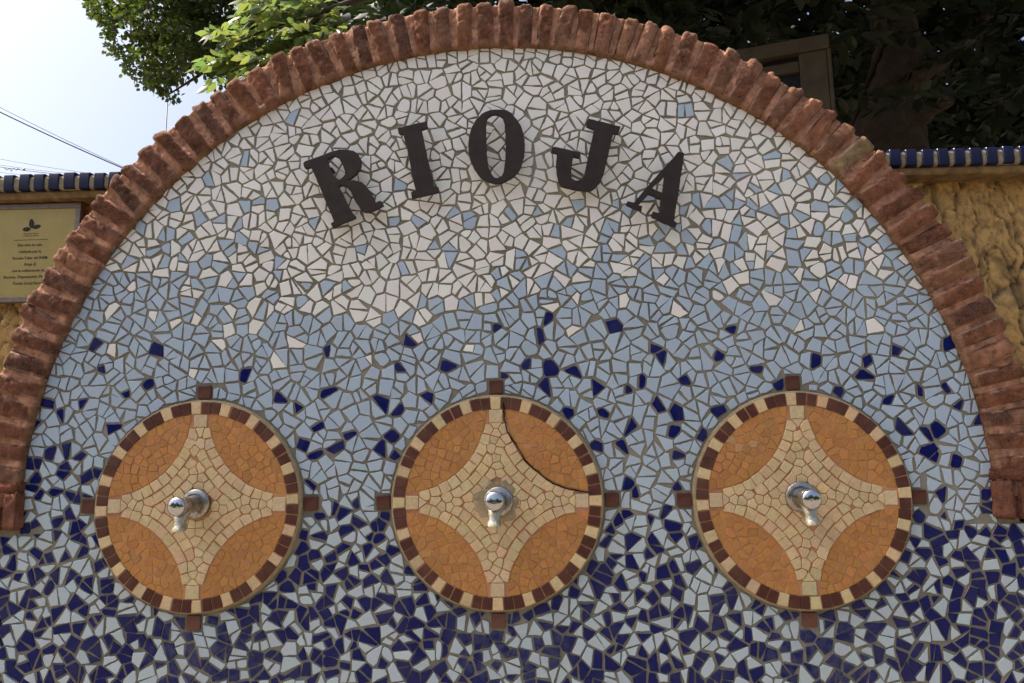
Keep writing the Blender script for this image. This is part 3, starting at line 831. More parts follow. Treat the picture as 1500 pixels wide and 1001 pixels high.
# ------------------------------------------------------------------ iron letters
def tr(ox, oy, s, lst): return [(ox+a/s, oy+b/s) for a, b in lst]
LET = {
 'R': (440, 210, 7.7, [(30,230),(45,205),(250,130),(350,90),(440,68),(520,68),(600,85),(650,120),(680,180),(685,230),(670,290),(635,340),(570,393),(520,418),(600,414),(690,435),(740,480),(790,545),(830,620),(850,668),(890,648),(915,655),(938,700),(850,745),(770,775),(720,775),(680,750),(640,690),(600,620),(570,550),(520,490),(460,472),(430,488),(470,560),(540,700),(590,795),(618,815),(620,840),(500,890),(365,952),(340,905),(378,880),(340,790),(280,650),(220,500),(150,340),(118,268),(60,282),(45,275)],
       [(300,185),(340,155),(385,140),(430,165),(470,230),(500,310),(505,345),(480,380),(410,430),(370,360),(330,260)]),
 'I': (570, 165, 7.7, [(92,172),(270,130),(425,97),(432,168),(362,188),(385,290),(430,500),(485,740),(495,835),(555,840),(562,895),(255,968),(245,900),(298,880),(275,780),(240,610),(205,420),(155,240),(118,238),(103,225)], None),
 'O': (670, 150, 7.7, [(120,470),(130,380),(155,290),(210,190),(270,130),(320,103),(370,85),(450,80),(540,82),(600,115),(670,190),(720,270),(750,370),(762,470),(755,590),(720,720),(680,790),(600,860),(500,910),(430,915),(340,890),(260,845),(190,750),(140,640),(125,560)],
       [(322,220),(340,170),(390,137),(430,132),(470,140),(510,170),(530,230),(540,350),(545,500),(540,650),(530,770),(500,830),(450,853),(420,850),(385,810),(350,720),(332,600),(325,420)]),
 'J': (795, 165, 7.7, [(520,68),(700,110),(880,158),(855,240),(795,232),(770,350),(730,520),(690,690),(650,780),(600,840),(540,880),(470,882),(350,865),(230,835),(185,800),(160,700),(148,590),(160,460),(95,445),(105,390),(130,385),(250,408),(425,450),(415,510),(345,495),(330,580),(322,660),(325,740),(370,768),(440,760),(465,720),(490,600),(520,450),(555,300),(580,190),(490,150),(490,120)], None),
 'A': (905, 215, 8.342, [(710,95),(745,58),(812,78),(800,200),(770,370),(745,560),(715,720),(688,905),(725,930),(708,982),(560,925),(410,850),(430,790),(500,810),(515,780),(525,640),(400,585),(375,578),(300,660),(245,712),(300,725),(290,785),(180,745),(100,705),(120,665),(195,682),(250,620),(340,510),(480,350),(600,220)],
       [(568,350),(545,560),(500,545),(415,505),(470,450),(530,390)]),
}
LLAB = {'R': 'dark rusted iron letter R leaning left at the start of the word', 'I': 'dark rusted iron letter I leaning left between the R and the O',
        'O': 'dark rusted iron letter O upright under the crown of the arch', 'J': 'dark rusted iron letter J leaning right between the O and the A',
        'A': 'dark rusted iron letter A leaning right at the end of the word'}
LF, LB = -.034, -.025
for ch, (ox, oy, s, outer, holep) in LET.items():
    P = [at(a, b_, LF) for a, b_ in tr(ox, oy, s, outer)]; P = [(p[0], p[2]) for p in P]
    H_ = [(p[0], p[2]) for p in (at(a, b_, LF) for a, b_ in tr(ox, oy, s, holep))] if holep else None
    cx = sum(p[0] for p in P)/len(P); cz = sum(p[1] for p in P)/len(P)
    t = thing('iron_letter', LLAB[ch], 'letter', (cx, 0, cz), 'iron letters of the word over the taps')
    cu = bpy.data.curves.new('letter', 'CURVE'); cu.dimensions = '2D'; cu.fill_mode = 'BOTH'
    for L_ in ([P, H_] if H_ else [P]):
        L2 = []
        for i in range(len(L_)):
            a_, b_ = L_[i], L_[(i+1) % len(L_)]; d = math.hypot(b_[0]-a_[0], b_[1]-a_[1]); m__ = max(1, int(d/.004))
            L2.append(a_)
            for q in range(1, m__):
                o_ = random.gauss(0, .00022); L2.append((a_[0]+(b_[0]-a_[0])*q/m__+(b_[1]-a_[1])/d*o_, a_[1]+(b_[1]-a_[1])*q/m__-(b_[0]-a_[0])/d*o_))
        sp = cu.splines.new('POLY'); sp.points.add(len(L2)-1); sp.use_cyclic_u = True
        for i, p in enumerate(L2): sp.points[i].co = (p[0]-cx, p[1]-cz, 0, 1)
    cu.extrude = (LB-LF)/2-.0006; cu.bevel_depth = .0006; cu.bevel_resolution = 1; cu.offset = -.0006
    tmp = bpy.data.objects.new('tmp', cu); COL.objects.link(tmp)
    bpy.context.view_layer.update()
    me = bpy.data.meshes.new_from_object(tmp.evaluated_get(bpy.context.evaluated_depsgraph_get()))
    bpy.data.objects.remove(tmp); bpy.data.curves.remove(cu)
    me.transform(Matrix.Rotation(math.pi/2, 4, 'X')); me.transform(Matrix.Translation((0, (LF+LB)/2, 0)))
    me.materials.clear(); me.materials.append(IRON); me.name = 'letter_plate'
    o = bpy.data.objects.new('letter_plate', me); COL.objects.link(o); o.parent = t
    pins = {'R': ((470,225),(490,880)), 'I': ((490,215),(495,262)), 'O': ((0,0),(0,0)), 'J': ((0,0),(0,0)), 'A': ((0,0),(0,0))}
    spot = {'R': ((485,247),(497,312)), 'I': ((605,195),(622,275)), 'O': ((700,212),(758,212)), 'J': ((890,195),(850,265)), 'A': ((990,245),(975,312))}[ch]
    for (a, b_) in spot:
        q = at(a, b_, LB); pb = MB(); pb.tube([(q[0]-cx, LB+.0005, q[2]-cz), (q[0]-cx, .002, q[2]-cz)], .003, 8)
        pb.make('fixing_pin', IRON, t, True)

# ------------------------------------------------------------------ low side walls
def sidewall(sg, label):
    x0, x1 = sorted((sg*.735, sg*3.2))
    t = thing('side_wall', label, 'wall', (sg*2.0, .09, GZ))
    def rel(p): return (p[0]-sg*2.0, p[1]-.09, p[2]-GZ)
    ZT = .641
    # sculpted render front
    step = .0040; xa, xb = sorted((sg*.785, sg*1.75)); nx_ = int((xb-xa)/step); nz_ = int(1.0/step)
    V = []; C = []
    for i in range(nx_+1):
        x = xa+(xb-xa)*i/nx_
        for j in range(nz_+1):
            z = ZT-1.0*j/nz_
            wx = x+.012*vn(x, 1, z, 24)+.005*vn(x, 5, z, 60); wz = z+.016*vn(x, 9, z, 22)+.006*vn(x, 11, z, 55)
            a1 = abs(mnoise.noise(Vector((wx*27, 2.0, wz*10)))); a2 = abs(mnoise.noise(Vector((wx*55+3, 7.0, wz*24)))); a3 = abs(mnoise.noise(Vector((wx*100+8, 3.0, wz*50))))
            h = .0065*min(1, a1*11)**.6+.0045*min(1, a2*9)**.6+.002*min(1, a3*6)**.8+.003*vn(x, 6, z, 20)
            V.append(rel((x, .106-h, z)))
            f = np.clip(-.30+.62*min(1, a1*9)+.45*min(1, a2*7)+.2*min(1, a3*5)+.4*vn(x, 8, z, 9)+.35*vn(x, 8, z, 45), 0.0, 1.0)  # shade of the creases put into the colour, darkest in the dips
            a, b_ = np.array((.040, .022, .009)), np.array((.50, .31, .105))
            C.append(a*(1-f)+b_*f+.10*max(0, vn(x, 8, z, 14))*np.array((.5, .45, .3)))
    F = []
    for i in range(nx_):
        for j in range(nz_):
            q = i*(nz_+1)+j; F.append((q, q+1, q+nz_+2, q+nz_+1))
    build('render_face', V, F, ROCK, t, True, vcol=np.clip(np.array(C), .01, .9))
    b = MB(); b.box(rel((x0, .104, GZ)), rel((x1, .30, ZT-.002))); b.make('wall_core', BED, t)
    # coping: brown mortar bed, pale joints, dark blue bullnose tiles
    b = MB(); b.box(rel((x0, .044, ZT)), rel((x1, .345, .658)), .004); b.make('coping_bed', BED, t)
    b = MB(); b.box(rel((x0, .0362, .6580)), rel((x1, .352, .6895)), .007); b.make('coping_joints', JOINT, t)
    b = MB(); x = x0+.01; pitch = .0325
    while x < x1-.03:
        wv = .0225+random.gauss(0, .0006); dz = random.gauss(0, .0007); dy = -abs(random.gauss(0, .0004)); sk = random.gauss(0, .0012)
        prof_ = [(.052, .6572), (.038, .6570), (.0345, .6590), (.0335, .668), (.0337, .6895), (.0348, .6925), (.0390, .6942), (.10, .6945), (.30, .6945), (.352, .6890), (.355, .66)]
        n0 = len(b.v); k_ = len(prof_)
        for e, (ex, ey) in enumerate(((0, .0012), (.0012, 0), (wv-.0012, 0), (wv, .0012))):
            for (yy, zz) in prof_: b.v.append(rel((x+ex+sk*(zz-.67)*30, yy+ey+dy, zz+dz-(ey*.5 if zz > .68 else 0))))
        for e in range(3):
            for q in range(k_-1): b.f.append((n0+e*k_+q, n0+e*k_+q+1, n0+(e+1)*k_+q+1, n0+(e+1)*k_+q))
        b.f.append(tuple(n0+q for q in range(k_))[::-1]); b.f.append(tuple(n0+3*k_+q for q in range(k_)))
        x += pitch+random.gauss(0, .0008)
    o = b.make('blue_coping_tiles', BLUE, t); smooth_by_angle(o, 40)
    return t
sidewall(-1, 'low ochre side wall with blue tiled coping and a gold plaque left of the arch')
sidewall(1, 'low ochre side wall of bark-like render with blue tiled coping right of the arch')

# ------------------------------------------------------------------ plaque
PY = .066
trc = at(119.5, 297, PY); zb = at(20, 443, PY)[2]; xc = at(43.5, 380, PY)[0]
hw = trc[0]-xc; zc = (trc[2]+zb)/2; hh = (trc[2]-zb)/2
pl = thing('wall_plaque', 'gold metal plaque with black Spanish text in a grey frame on the left side wall', 'plaque', (xc, PY, zc))
fw = .0115
b = MB()
b.box((-hw, -.002, hh-fw), (hw, .012, hh), .0012); b.box((-hw, -.002, -hh), (hw, .012, -hh+fw), .0012)
b.box((-hw, -.0018, -hh+fw), (-hw+fw, .012, hh-fw), .0012); b.box((hw-fw, -.0018, -hh+fw), (hw, .012, hh-fw), .0012)
b.make('frame', STEEL, pl)
b = MB(); b.box((-hw+fw-.001, .001, -hh+fw-.001), (hw-fw+.001, .011, hh-fw+.001)); b.make('plate', GOLD, pl)
for sx in (-1, 1):
    for sz in (-1, 1):
        b = MB(); b.lathe([(.0026, 0), (.0024, .0012), (.0012, .0018)], 12)
        o = b.make('screw', STEEL, pl, True); o.location = (sx*(hw-fw*.5), -.002, sz*(hh-fw*.5))
def text_mesh(body, size, x, z, shear=0.0, bold=.0):
    cu = bpy.data.curves.new('txt', 'FONT'); cu.body = body; cu.size = size; cu.align_x = 'CENTER'; cu.align_y = 'CENTER'; cu.shear = shear; cu.offset = bold
    cu.resolution_u = 2
    tmp = bpy.data.objects.new('txt', cu); COL.objects.link(tmp); bpy.context.view_layer.update()
    me = bpy.data.meshes.new_from_object(tmp.evaluated_get(bpy.context.evaluated_depsgraph_get()))
    bpy.data.objects.remove(tmp)
    vs = [(v.co.x+x, 0, v.co.y+z) for v in me.vertices]; fs = [tuple(p.vertices) for p in me.polygons]
    bpy.data.meshes.remove(me); return vs, fs
b = MB()
LX = lambda px, py: (at(px, py, PY)[0]-xc, at(px, py, PY)[2]-zc)
for body, py, wpx, sh in (('Esta obra ha sido', 359, 38, 0), ('realizada por la', 368.6, 35, 0), ('Escuela-Taller del INEM', 378, 54, 0), ('Rioja II,', 387.3, 19, .3),
                          ('con la colaboración de la', 396.4, 56, 0), ('Excma. Diputación Provincial', 405.6, 82, 0), ('Fondo Social Europeo', 415, 52, 0)):
    x, z = LX(43.5, py)
    vs, fs = text_mesh(body, .0085, x, z, sh, .00008)
    wd = max(v[0] for v in vs)-min(v[0] for v in vs); tgt = wpx/1500*36/ (FPX/1500*36) * 1.53
    k_ = tgt/wd; vs = [((v[0]-x)*k_+x, v[1], v[2]) for v in vs]
    b.add(vs, fs)
for body, py, wpx in (('Escuelas Taller', 342.4, 23), ('y Casas de Oficios', 345.4, 25)):
    x, z = LX(45, py); vs, fs = text_mesh(body, .0038, x, z, 0, .00004); wd = max(v[0] for v in vs)-min(v[0] for v in vs); k_ = wpx/FPX*1.53/wd
    b.add([((v[0]-x)*k_+x, v[1], v[2]) for v in vs], fs)
o = b.make('lettering', INK, pl); o.location.y = .0004
x0_, z0_ = LX(20.5, 352); x1_, _ = LX(69, 352)
b = MB(); b.box((x0_, 0.0003, z0_-.0003), (x1_, .0015, z0_+.0003)); b.make('rule_line', INK, pl)
b = MB()
for (bx, by, tx, ty, wd) in ((46.5, 334.5, 45.5, 320.5, 3.6), (44.5, 335.5, 32.5, 336.5, 3.2), (48, 334, 59.5, 330.5, 3.0)):
    p0 = np.array(LX(bx, by)); p1 = np.array(LX(tx, ty)); d = p1-p0; L = np.hypot(*d); d /= L; nrm = np.array((-d[1], d[0])); W_ = wd/FPX*1.53
    side1 = []; side2 = []
    for q in np.linspace(0, 1, 13):
        ww = W_*math.sin(math.pi*min(1, q*.92+.06))**.8*(1+.22*(int(q*12) % 2))
        side1.append(p0+d*L*q+nrm*(ww+.0002)); side2.append(p0+d*L*q+nrm*.00022)
    k_ = len(side1)
    b.add([(p[0], 0, p[1]) for p in side1+side2], [(k_+i, k_+i+1, i+1, i) for i in range(k_-1)])
    side1 = [2*np.array(p0+d*L*q)-s1 for q, s1 in zip(np.linspace(0, 1, 13), side1)]; side2 = [2*np.array(p0+d*L*q)-s1 for q, s1 in zip(np.linspace(0, 1, 13), side2)]
    b.add([(p[0], 0, p[1]) for p in side1+side2], [(i, i+1, k_+i+1, k_+i) for i in range(k_-1)])
o = b.make('sprig_emblem', INK, pl); o.location.y = .0004

# ------------------------------------------------------------------ brown framed board behind the arch
TRp = at(1213, 52, 1.5); yaw = R(17)
bd = thing('framed_board', 'brown metal framed board with dark panel standing behind the arch under the tree', 'board', (TRp[0], 1.5, GZ))
bd.rotation_euler = (0, 0, -yaw)
HT = TRp[2]-GZ; WB = .95
b = MB(); b.box((-WB, -.02, HT-.062), (0, .05, HT), .004); b.make('top_rail', FRAMEM, bd)
b = MB(); b.box((-.12, -.008, HT-1.2), (-.012, .045, HT-.063), .003); b.make('stile', FRAMEM, bd)
b = MB(); b.box((-WB, -.008, HT-1.2), (-WB+.108, .045, HT-.063), .003); b.make('stile', FRAMEM, bd)
b = MB(); b.box((-.011, -.014, 0), (.004, .05, HT-.063), .002); b.make('edge_post', FRAMEM, bd)
b = MB(); b.box((-WB-.004, -.014, 0), (-WB-.001, .05, HT-.063), .001); b.make('edge_post', FRAMEM, bd)
b = MB(); b.box((-WB+.109, .006, HT-.135), (-.121, .04, HT-.088), .003); b.make('inner_rail', FRAMEM, bd)
b = MB(); b.box((-WB+.10, .030, HT-1.19), (-.115, .044, HT-.05)); b.make('panel', DARKPANEL, bd)
b = MB(); b.box((-WB, -.012, HT-1.27), (0-.012, .048, HT-1.201), .003); b.make('bottom_rail', FRAMEM, bd)

# ------------------------------------------------------------------ overhead cables and mast
def cable(pa, pb, y0c, y1c, r, m, label):
    a = Vector(at(*pa, y0c)); b_ = Vector(at(*pb, y1c)); d = b_-a; ex = d*.6
    p0 = a-ex; p1 = b_+ex; pts = []
    for q in np.linspace(0, 1, 25):
        p = p0.lerp(p1, float(q)); sag = -.035*d.length*(1-(2*q-1)**2)
        s_ref = 0
        pts.append(p+Vector((0, 0, sag+.02*d.length)))
    o_ = p0.copy(); b2 = MB(); b2.tube([p-o_ for p in pts], r, 6); c = b2.make('overhead_cable', m, None, True); c.location = o_
    return tag(c, label, 'cable', 'cables crossing the sky')
cable((0, 163), (182, 246), 8, 8.4, .0085, CABLE, 'thick black overhead cable sloping down to the brick arch')
cable((0, 156), (184, 245), 8.2, 8.5, .0045, CABLEG, 'thin grey overhead cable just above the thick black cable')
cable((0, 232), (140, 254), 9, 9, .004, CABLEG, 'thin grey cable highest of the flat lines above the blue coping')
cable((0, 241), (105, 254), 9.3, 9.3, .004, CABLEG, 'thin grey cable second from the top above the blue coping')
cable((0, 244), (90, 255), 9.1, 9.1, .006, CABLEG, 'grey cable threaded through the small yellow ball')
cable((0, 252), (72, 259), 9.5, 9.5, .004, CABLEG, 'thin grey cable lowest and closest to the blue coping')
q = at(35, 248.6, 9.1); bm = bmesh.new(); bmesh.ops.create_icosphere(bm, subdivisions=2, radius=.018)
for v in bm.verts: v.co.z *= 1.15; v.co.x *= 1.1
me = bpy.data.meshes.new('cable_insulator'); bm.to_mesh(me); bm.free(); me.materials.append(YELLOW)
o = bpy.data.objects.new('cable_insulator', me); COL.objects.link(o); o.location = q
tag(o, 'small yellow ball insulator on a grey cable above the coping', 'insulator')
b = MB(); q0 = Vector(at(6, 246, 9.1)); pts = [at(px, py, 9.1) for px, py in ((6, 246), (10, 249), (14, 247), (17, 251.5), (18, 248), (21, 246.5), (24, 249.5), (26, 247), (29, 248.5))]
b.tube([Vector(p)-q0 for p in pts], .005, 5); o = b.make('tangled_wire', CABLE, None, True); o.location = q0
tag(o, 'tangle of loose dark wire hanging beside the yellow ball', 'wire')
pa, pb = at(242.5, 200, 9), at(247, 120, 9)
mast = thing('antenna_mast', 'thin grey mast with a wire loop rising from the arch into the tree', 'mast', (pa[0]-.05, 9, GZ))
b = MB(); d = Vector(pb)-Vector(pa); base_ = Vector(pa)-d*((pa[2]-GZ)/d.z); b.tube([base_-mast.location, Vector(pb)+d*.5-mast.location], .010, 8); b.make('pole', CABLEG, mast, True)
b = MB(); b.tube([Vector(at(px, py, 9))-mast.location for px, py in ((245.5, 143), (248, 144.5), (249.8, 148), (249.4, 152), (247, 154.5), (244.8, 154))], .0035, 5); b.make('wire_loop', CABLE, mast, True)

# ------------------------------------------------------------------ trees
LEAFT = np.array([(0,0,0), (-.42,.30,-.10), (0,.30,0), (.42,.30,-.10), (-.40,.62,-.14), (0,.62,-.03), (.40,.62,-.14), (0,1.0,-.16)])*np.array((.5, 1, .6))
LEAFF = [(0,2,1), (0,3,2), (1,2,5,4), (2,3,6,5), (4,5,7), (5,6,7)]
def scatter_leaves(name, P, D, N, L, m, parent, tint, wide=1.0):
    """P base points, D direction of the midrib, N upper side, L lengths"""
    n = len(P); D = D/np.linalg.norm(D, axis=1)[:, None]; X = np.cross(D, N); X /= np.linalg.norm(X, axis=1)[:, None]+1e-9; Z = np.cross(X, D)
    T = LEAFT[None]*L[:, None, None]
    V = P[:, None, :]+wide*T[..., 0:1]*X[:, None]+T[..., 1:2]*D[:, None]+T[..., 2:3]*Z[:, None]
    k_ = len(LEAFT); F = []
    for i in range(n):
        o_ = i*k_
        for f in LEAFF: F.append(tuple(o_+q_ for q_ in f))
    return build(name, V.reshape(-1, 3), F, m, parent, True, vcol=np.repeat(tint, k_, axis=0))
def tints(n, a=.3):
    v = 1+rng.normal(0, a*.6, n); h = rng.normal(0, .12, n)
    return np.clip(np.stack([v*(1+h), v, v*(1-h*.5)], 1), .25, 1.9)
FIC = m_leaf('shaded_glossy_leaf', (.014, .026, .007), (.018, .034, .005), .2, .6)  # crown leaves: the canopy's shade is put into this dark green
SUNLIT = m_leaf('sunlit_glossy_leaf', (.105, .135, .05), (.25, .33, .07), .42, .30)  # same tree's tip leaves, with the sunlight put into a lighter green
SML = m_leaf('small_leaf', (.030, .048, .011), (.10, .15, .017), .36, .62)
# big dark tree on the right, its sunlit tip hanging over the arch
tx, ty = at(1305, 214, 2.1)[0], 2.1
fic = thing('broadleaf_tree', 'big dark glossy-leaved tree behind the arch with one bright sunlit branch tip', 'tree', (tx, ty, GZ))
def relt(p): return Vector(p)-Vector((tx, ty, GZ))
b = MB()
def wob(pts, r, n=9, amp=.02):
    out = []; rr = []
    for i in range(len(pts)-1):
        for q in np.linspace(0, 1, 6)[:-1]:
            p = Vector(pts[i]).lerp(Vector(pts[i+1]), float(q)); k_ = r[i]*(1-q)+r[i+1]*q
            out.append(relt(p)+Vector((random.gauss(0, amp*k_*2), random.gauss(0, amp*k_*2), 0))); rr.append(k_*(1+random.gauss(0, .06)))
    out.append(relt(pts[-1])); rr.append(r[-1]); b.tube(out, rr, n)
A_ = lambda px, py, y: tuple(at(px, py, y))
wob([(tx+.02, ty, GZ), A_(1300, 260, 2.1), A_(1300, 180, 2.1), A_(1318, 110, 2.1), A_(1325, 60, 2.15), A_(1290, -60, 2.2), A_(1240, -300, 2.3)], [.24, .19, .15, .115, .07, .06, .04], 12)
wob([A_(1312, 150, 2.1), A_(1345, 110, 2.05), A_(1372, 95, 2.05), A_(1420, 60, 2.3), A_(1500, -60, 2.6)], [.10, .06, .035, .025, .02], 10)
wob([A_(1300, 205, 2.1), A_(1360, 160, 1.95), A_(1392, 146, 1.85)], [.09, .045, .03], 10)
b.make('trunk', BARK, fic, True)
b = MB()
wob([A_(1290, -60, 2.2), A_(1000, -200, 1.9), A_(700, -60, 1.5), A_(470, 18, 1.2), A_(400, 40, 1.1), A_(345, 62, 1.05)], [.05, .04, .025, .010, .006, .003], 7, .05)
wob([A_(470, 18, 1.2), A_(430, 60, 1.1), A_(380, 90, 1.05), A_(320, 110, 1.0)], [.007, .005, .004, .002], 6, .05)
wob([A_(1292, 60, 2.15), A_(1288, 20, 2.15), A_(1285, -60, 2.2)], [.03, .035, .04], 8, .05)
wob([A_(1292, 62, 2.15), A_(1275, 110, 2.2), A_(1240, 200, 2.3)], [.028, .012, .006], 6, .05)
b.make('branch', BARK, fic, True)
# twigs with leaves
P, D, N, L = [], [], [], []
def twig(p0, d, ln, size, gap=.022, droop=.35):
    p = np.array(p0, float); d = np.array(d, float); d /= np.linalg.norm(d); s = 0; k_ = 0
    sidev = np.cross(d, (0, 0, 1.)); sidev /= np.linalg.norm(sidev)+1e-9
    while s < ln:
        d = d+np.array((0, 0, -droop*.03))+rng.normal(0, .05, 3); d /= np.linalg.norm(d); p = p+d*gap; s += gap
        sg = 1 if k_ % 2 else -1; k_ += 1
        dd = d*.7+sidev*sg*rng.uniform(.5, 1.1)+np.array((0, 0, rng.uniform(-.65, .25)))
        nn = np.array((0, 0, 1.))+rng.normal(0, .45, 3)
        P.append(p.copy()); D.append(dd); N.append(nn); L.append(size*rng.uniform(.6, 1.25))
    dd = d+np.array((0, 0, -.2)); P.append(p); D.append(dd); N.append(np.array((0, 0, 1.))+rng.normal(0, .3, 3)); L.append(size)
# sunlit tip: rows of pixels give where the twigs end in the picture, each at its own depth
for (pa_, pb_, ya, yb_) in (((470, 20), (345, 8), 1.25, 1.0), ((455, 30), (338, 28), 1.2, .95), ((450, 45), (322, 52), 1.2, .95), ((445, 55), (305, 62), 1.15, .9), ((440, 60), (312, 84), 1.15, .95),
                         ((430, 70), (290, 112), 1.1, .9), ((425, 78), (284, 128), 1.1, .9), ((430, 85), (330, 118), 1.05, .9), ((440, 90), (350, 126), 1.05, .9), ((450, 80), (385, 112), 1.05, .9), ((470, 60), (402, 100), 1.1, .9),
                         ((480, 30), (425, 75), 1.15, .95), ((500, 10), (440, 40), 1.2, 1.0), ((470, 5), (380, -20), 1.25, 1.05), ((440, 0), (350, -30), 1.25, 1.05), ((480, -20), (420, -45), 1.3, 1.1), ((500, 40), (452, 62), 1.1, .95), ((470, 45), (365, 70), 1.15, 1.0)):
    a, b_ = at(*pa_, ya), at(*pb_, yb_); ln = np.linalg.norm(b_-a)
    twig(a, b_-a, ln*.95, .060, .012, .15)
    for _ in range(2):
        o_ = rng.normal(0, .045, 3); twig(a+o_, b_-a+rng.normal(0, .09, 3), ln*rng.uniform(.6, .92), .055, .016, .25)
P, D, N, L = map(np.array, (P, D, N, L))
scatter_leaves('sunlit_leaves', P-np.array((tx, ty, GZ)), D, N, L, SUNLIT, fic, tints(len(P)), 1.25)
P, D, N, L = [], [], [], []
def inview(p, m=60):
    q = ROT.T @ (np.array(p)-CAM); u, v = 750+FPX*q[0]/q[1], 500.5-FPX*q[2]/q[1]; return u, v
cnt = 0; tr_ = 0
while cnt < 1900 and tr_ < 60000:
    tr_ += 1
    y = 1.5+rng.random()**.8*2.6
    u = rng.uniform(420, 1750); v = rng.uniform(-420, 250)
    if u < 520 and v > 40-(u-420)*.0: continue
    p = at(u, v, y)
    lim = 470+rng.normal(0, 25)
    if u < lim: continue
    # keep the trunk and the board in sight
    if 1240 < u < 1375 and v > 95 and y < 2.2 and rng.random() < .85: continue
    if 1000 < u < 1240 and v > 30 and y < 1.72: continue
    a = rng.uniform(0, 2*math.pi)
    twig(p, (math.cos(a), math.sin(a)*.8-.2, rng.uniform(-.7, .3)), rng.uniform(.22, .45), rng.uniform(.075, .115), .026, .8); cnt += 1
# the roof of the crown, above the picture: keeps the sun off the inside
for i in range(2200):
    x = rng.uniform(-.4, 5.5); y = rng.uniform(.25, 6.0); z = .085+(y+1.4445)*.75+.18+abs(.22*rng.normal())
    if y < .6 and x < .75: continue
    if rng.random() < .3: z += rng.uniform(.2, 1.0)
    a = rng.uniform(0, 2*math.pi); twig((x, y, z), (math.cos(a), math.sin(a), rng.uniform(-.2, .4)), rng.uniform(.3, .5), .13, .030, .4)
P, D, N, L = map(np.array, (P, D, N, L))
scatter_leaves('crown', P-np.array((tx, ty, GZ)), D, N, L, FIC, fic, tints(len(P)))
# deep inside the crown the leaves close up: a back layer of big leaf masses
P2, D2, N2, L2 = [], [], [], []
for i in range(11000):
    u = rng.uniform(455, 1750); v = rng.uniform(-380, 260); y = rng.uniform(4.0, 5.2)
    if u < 520+rng.normal(0, 20): continue
    P2.append(at(u, v, y)); a = rng.uniform(0, 6.28); D2.append((math.cos(a), .2*math.sin(a), rng.uniform(-1, .2))); N2.append((rng.normal(0, .5), -1, .4+rng.normal(0, .4))); L2.append(rng.uniform(.16, .30))
P2, D2, N2, L2 = map(np.array, (P2, D2, N2, L2))
scatter_leaves('inner_crown', P2-np.array((tx, ty, GZ)), D2, N2, L2, FIC, fic, tints(len(P2))*.8)

# small-leaved tree further back on the left
lx, ly = at(620, 300, 7.5)[0], 7.5
sm = thing('small_leaved_tree', 'loose small-leaved tree with sky gaps at the upper left behind the glossy branch', 'tree', (lx, ly, GZ))
tx, ty = lx, ly
b = MB(); wob([(lx, ly, GZ), A_(600, 200, 7.5), A_(560, 60, 7.4), A_(500, -120, 7.3)], [.28, .22, .18, .14], 12); b.make('trunk', BARK, sm, True)
b = MB()
LIMB = [[(560, 60), (470, 70), (380, 90), (300, 120)], [(540, 20), (420, 20), (300, 40), (200, 75)], [(520, -60), (380, -60), (250, -20), (160, 15)], [(380, 90), (300, 105), (245, 140)], [(500, -120), (350, -180), (230, -150)], [(470, 70), (420, 120), (340, 140)]]
for lm in LIMB: wob([A_(px, py, 7.3+.25*math.sin(i*2.1+px)) for i, (px, py) in enumerate(lm)], list(np.linspace(.035, .008, len(lm))), 7, .08)
b.make('limbs', BARK, sm, True)
P, D, N, L = [], [], [], []
EDGE = [(-420, 60), (-250, 80), (-120, 105), (0, 128), (20, 130), (35, 158), (60, 160), (66, 150), (85, 180), (108, 188), (114, 205), (128, 222), (142, 246), (150, 262), (170, 330)]
def ledge(v): return float(np.interp(v, [e[0] for e in EDGE], [e[1] for e in EDGE]))
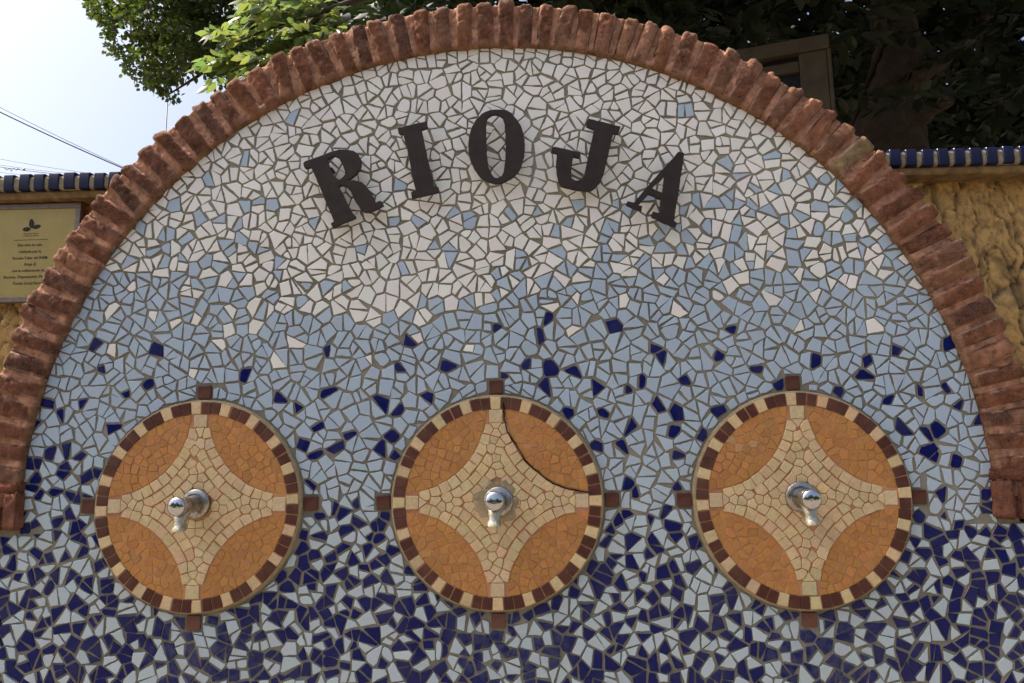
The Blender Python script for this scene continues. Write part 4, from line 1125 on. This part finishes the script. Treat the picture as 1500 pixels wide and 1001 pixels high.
# clumps of foliage along the limbs and the ragged edge
cl = []
tr_ = 0
while len(cl) < 1700 and tr_ < 80000:
    tr_ += 1
    v = rng.uniform(-380, 150); u = rng.uniform(110, 640)
    e = ledge(v)
    if u < e+10+abs(rng.normal(0, 8)): continue
    bot = float(np.interp(u, [150, 205, 218, 240, 262, 300, 330, 420, 520, 640], [60, 108, 138, 146, 128, 118, 128, 150, 200, 220]))
    if v > bot-8: continue
    if 262 < u < 285 and 118 < v < 150: continue
    g_ = mnoise.noise(Vector((u/24, v/24, 1.3)))+.6*mnoise.noise(Vector((u/11, v/11, 4.1))); de = min(u-e, (bot-v)*1.2)
    if g_ < .12-de/130: continue
    y = 7.3+rng.normal(0, .55)
    cl.append((u, v, y))
for (u, v, y) in cl:
    c = at(u, v, y); n_ = int(rng.integers(26, 48)); s_ = rng.uniform(.05, .12)
    q = np.clip(rng.normal(0, 1, (n_, 3)), -1.5, 1.5)*np.array((1, 1.2, .75))*s_
    for k_ in range(n_):
        P.append(c+q[k_]); dd = q[k_]/s_*.5+rng.normal(0, .6, 3)+np.array((0, 0, -.5)); D.append(dd); N.append(np.array((0, 0, .8))+rng.normal(0, .6, 3)); L.append(rng.uniform(.055, .10))
# outer sprays
for v in np.arange(-40, 146, 2.6):
    for _ in range(2):
        u = ledge(v)+abs(rng.normal(0, 11))+9*mnoise.noise(Vector((0, float(v)/9, 2))); c = at(u, v+rng.normal(0, 2), 7.2+rng.normal(0, .3))
        for k_ in range(7):
            P.append(c+rng.normal(0, .03, 3)); D.append(rng.normal(0, .7, 3)+np.array((-.4, 0, -.4))); N.append(np.array((0, 0, .8))+rng.normal(0, .6, 3)); L.append(rng.uniform(.04, .075))
P, D, N, L = map(np.array, (P, D, N, L))
scatter_leaves('crown', P-np.array((lx, ly, GZ)), D, N, L, SML, sm, tints(len(P), .35), 1.5)

# ------------------------------------------------------------------ trees across the square, seen only mirrored in the chrome taps
P, D, N, L = [], [], [], []
for i in range(5200):
    x = rng.uniform(-13, 13); h_ = 3.1+.9*math.sin(x*1.1)+.6*math.sin(x*2.7+1)
    P.append((x, -9.5+rng.normal(0, .7), GZ+rng.uniform(.1, 1)**.8*h_)); D.append(rng.normal(0, 1, 3)+np.array((0, 0, -.3))); N.append(rng.normal(0, .7, 3)+np.array((0, .4, .6))); L.append(rng.uniform(.35, .6))
P, D, N, L = map(np.array, (P, D, N, L))
hd = scatter_leaves('tree_belt', P, D, N, L, SML, None, tints(len(P)), 1.4)
tag(hd, 'dark belt of trees across the square mirrored in the chrome taps', 'trees', kind='stuff')
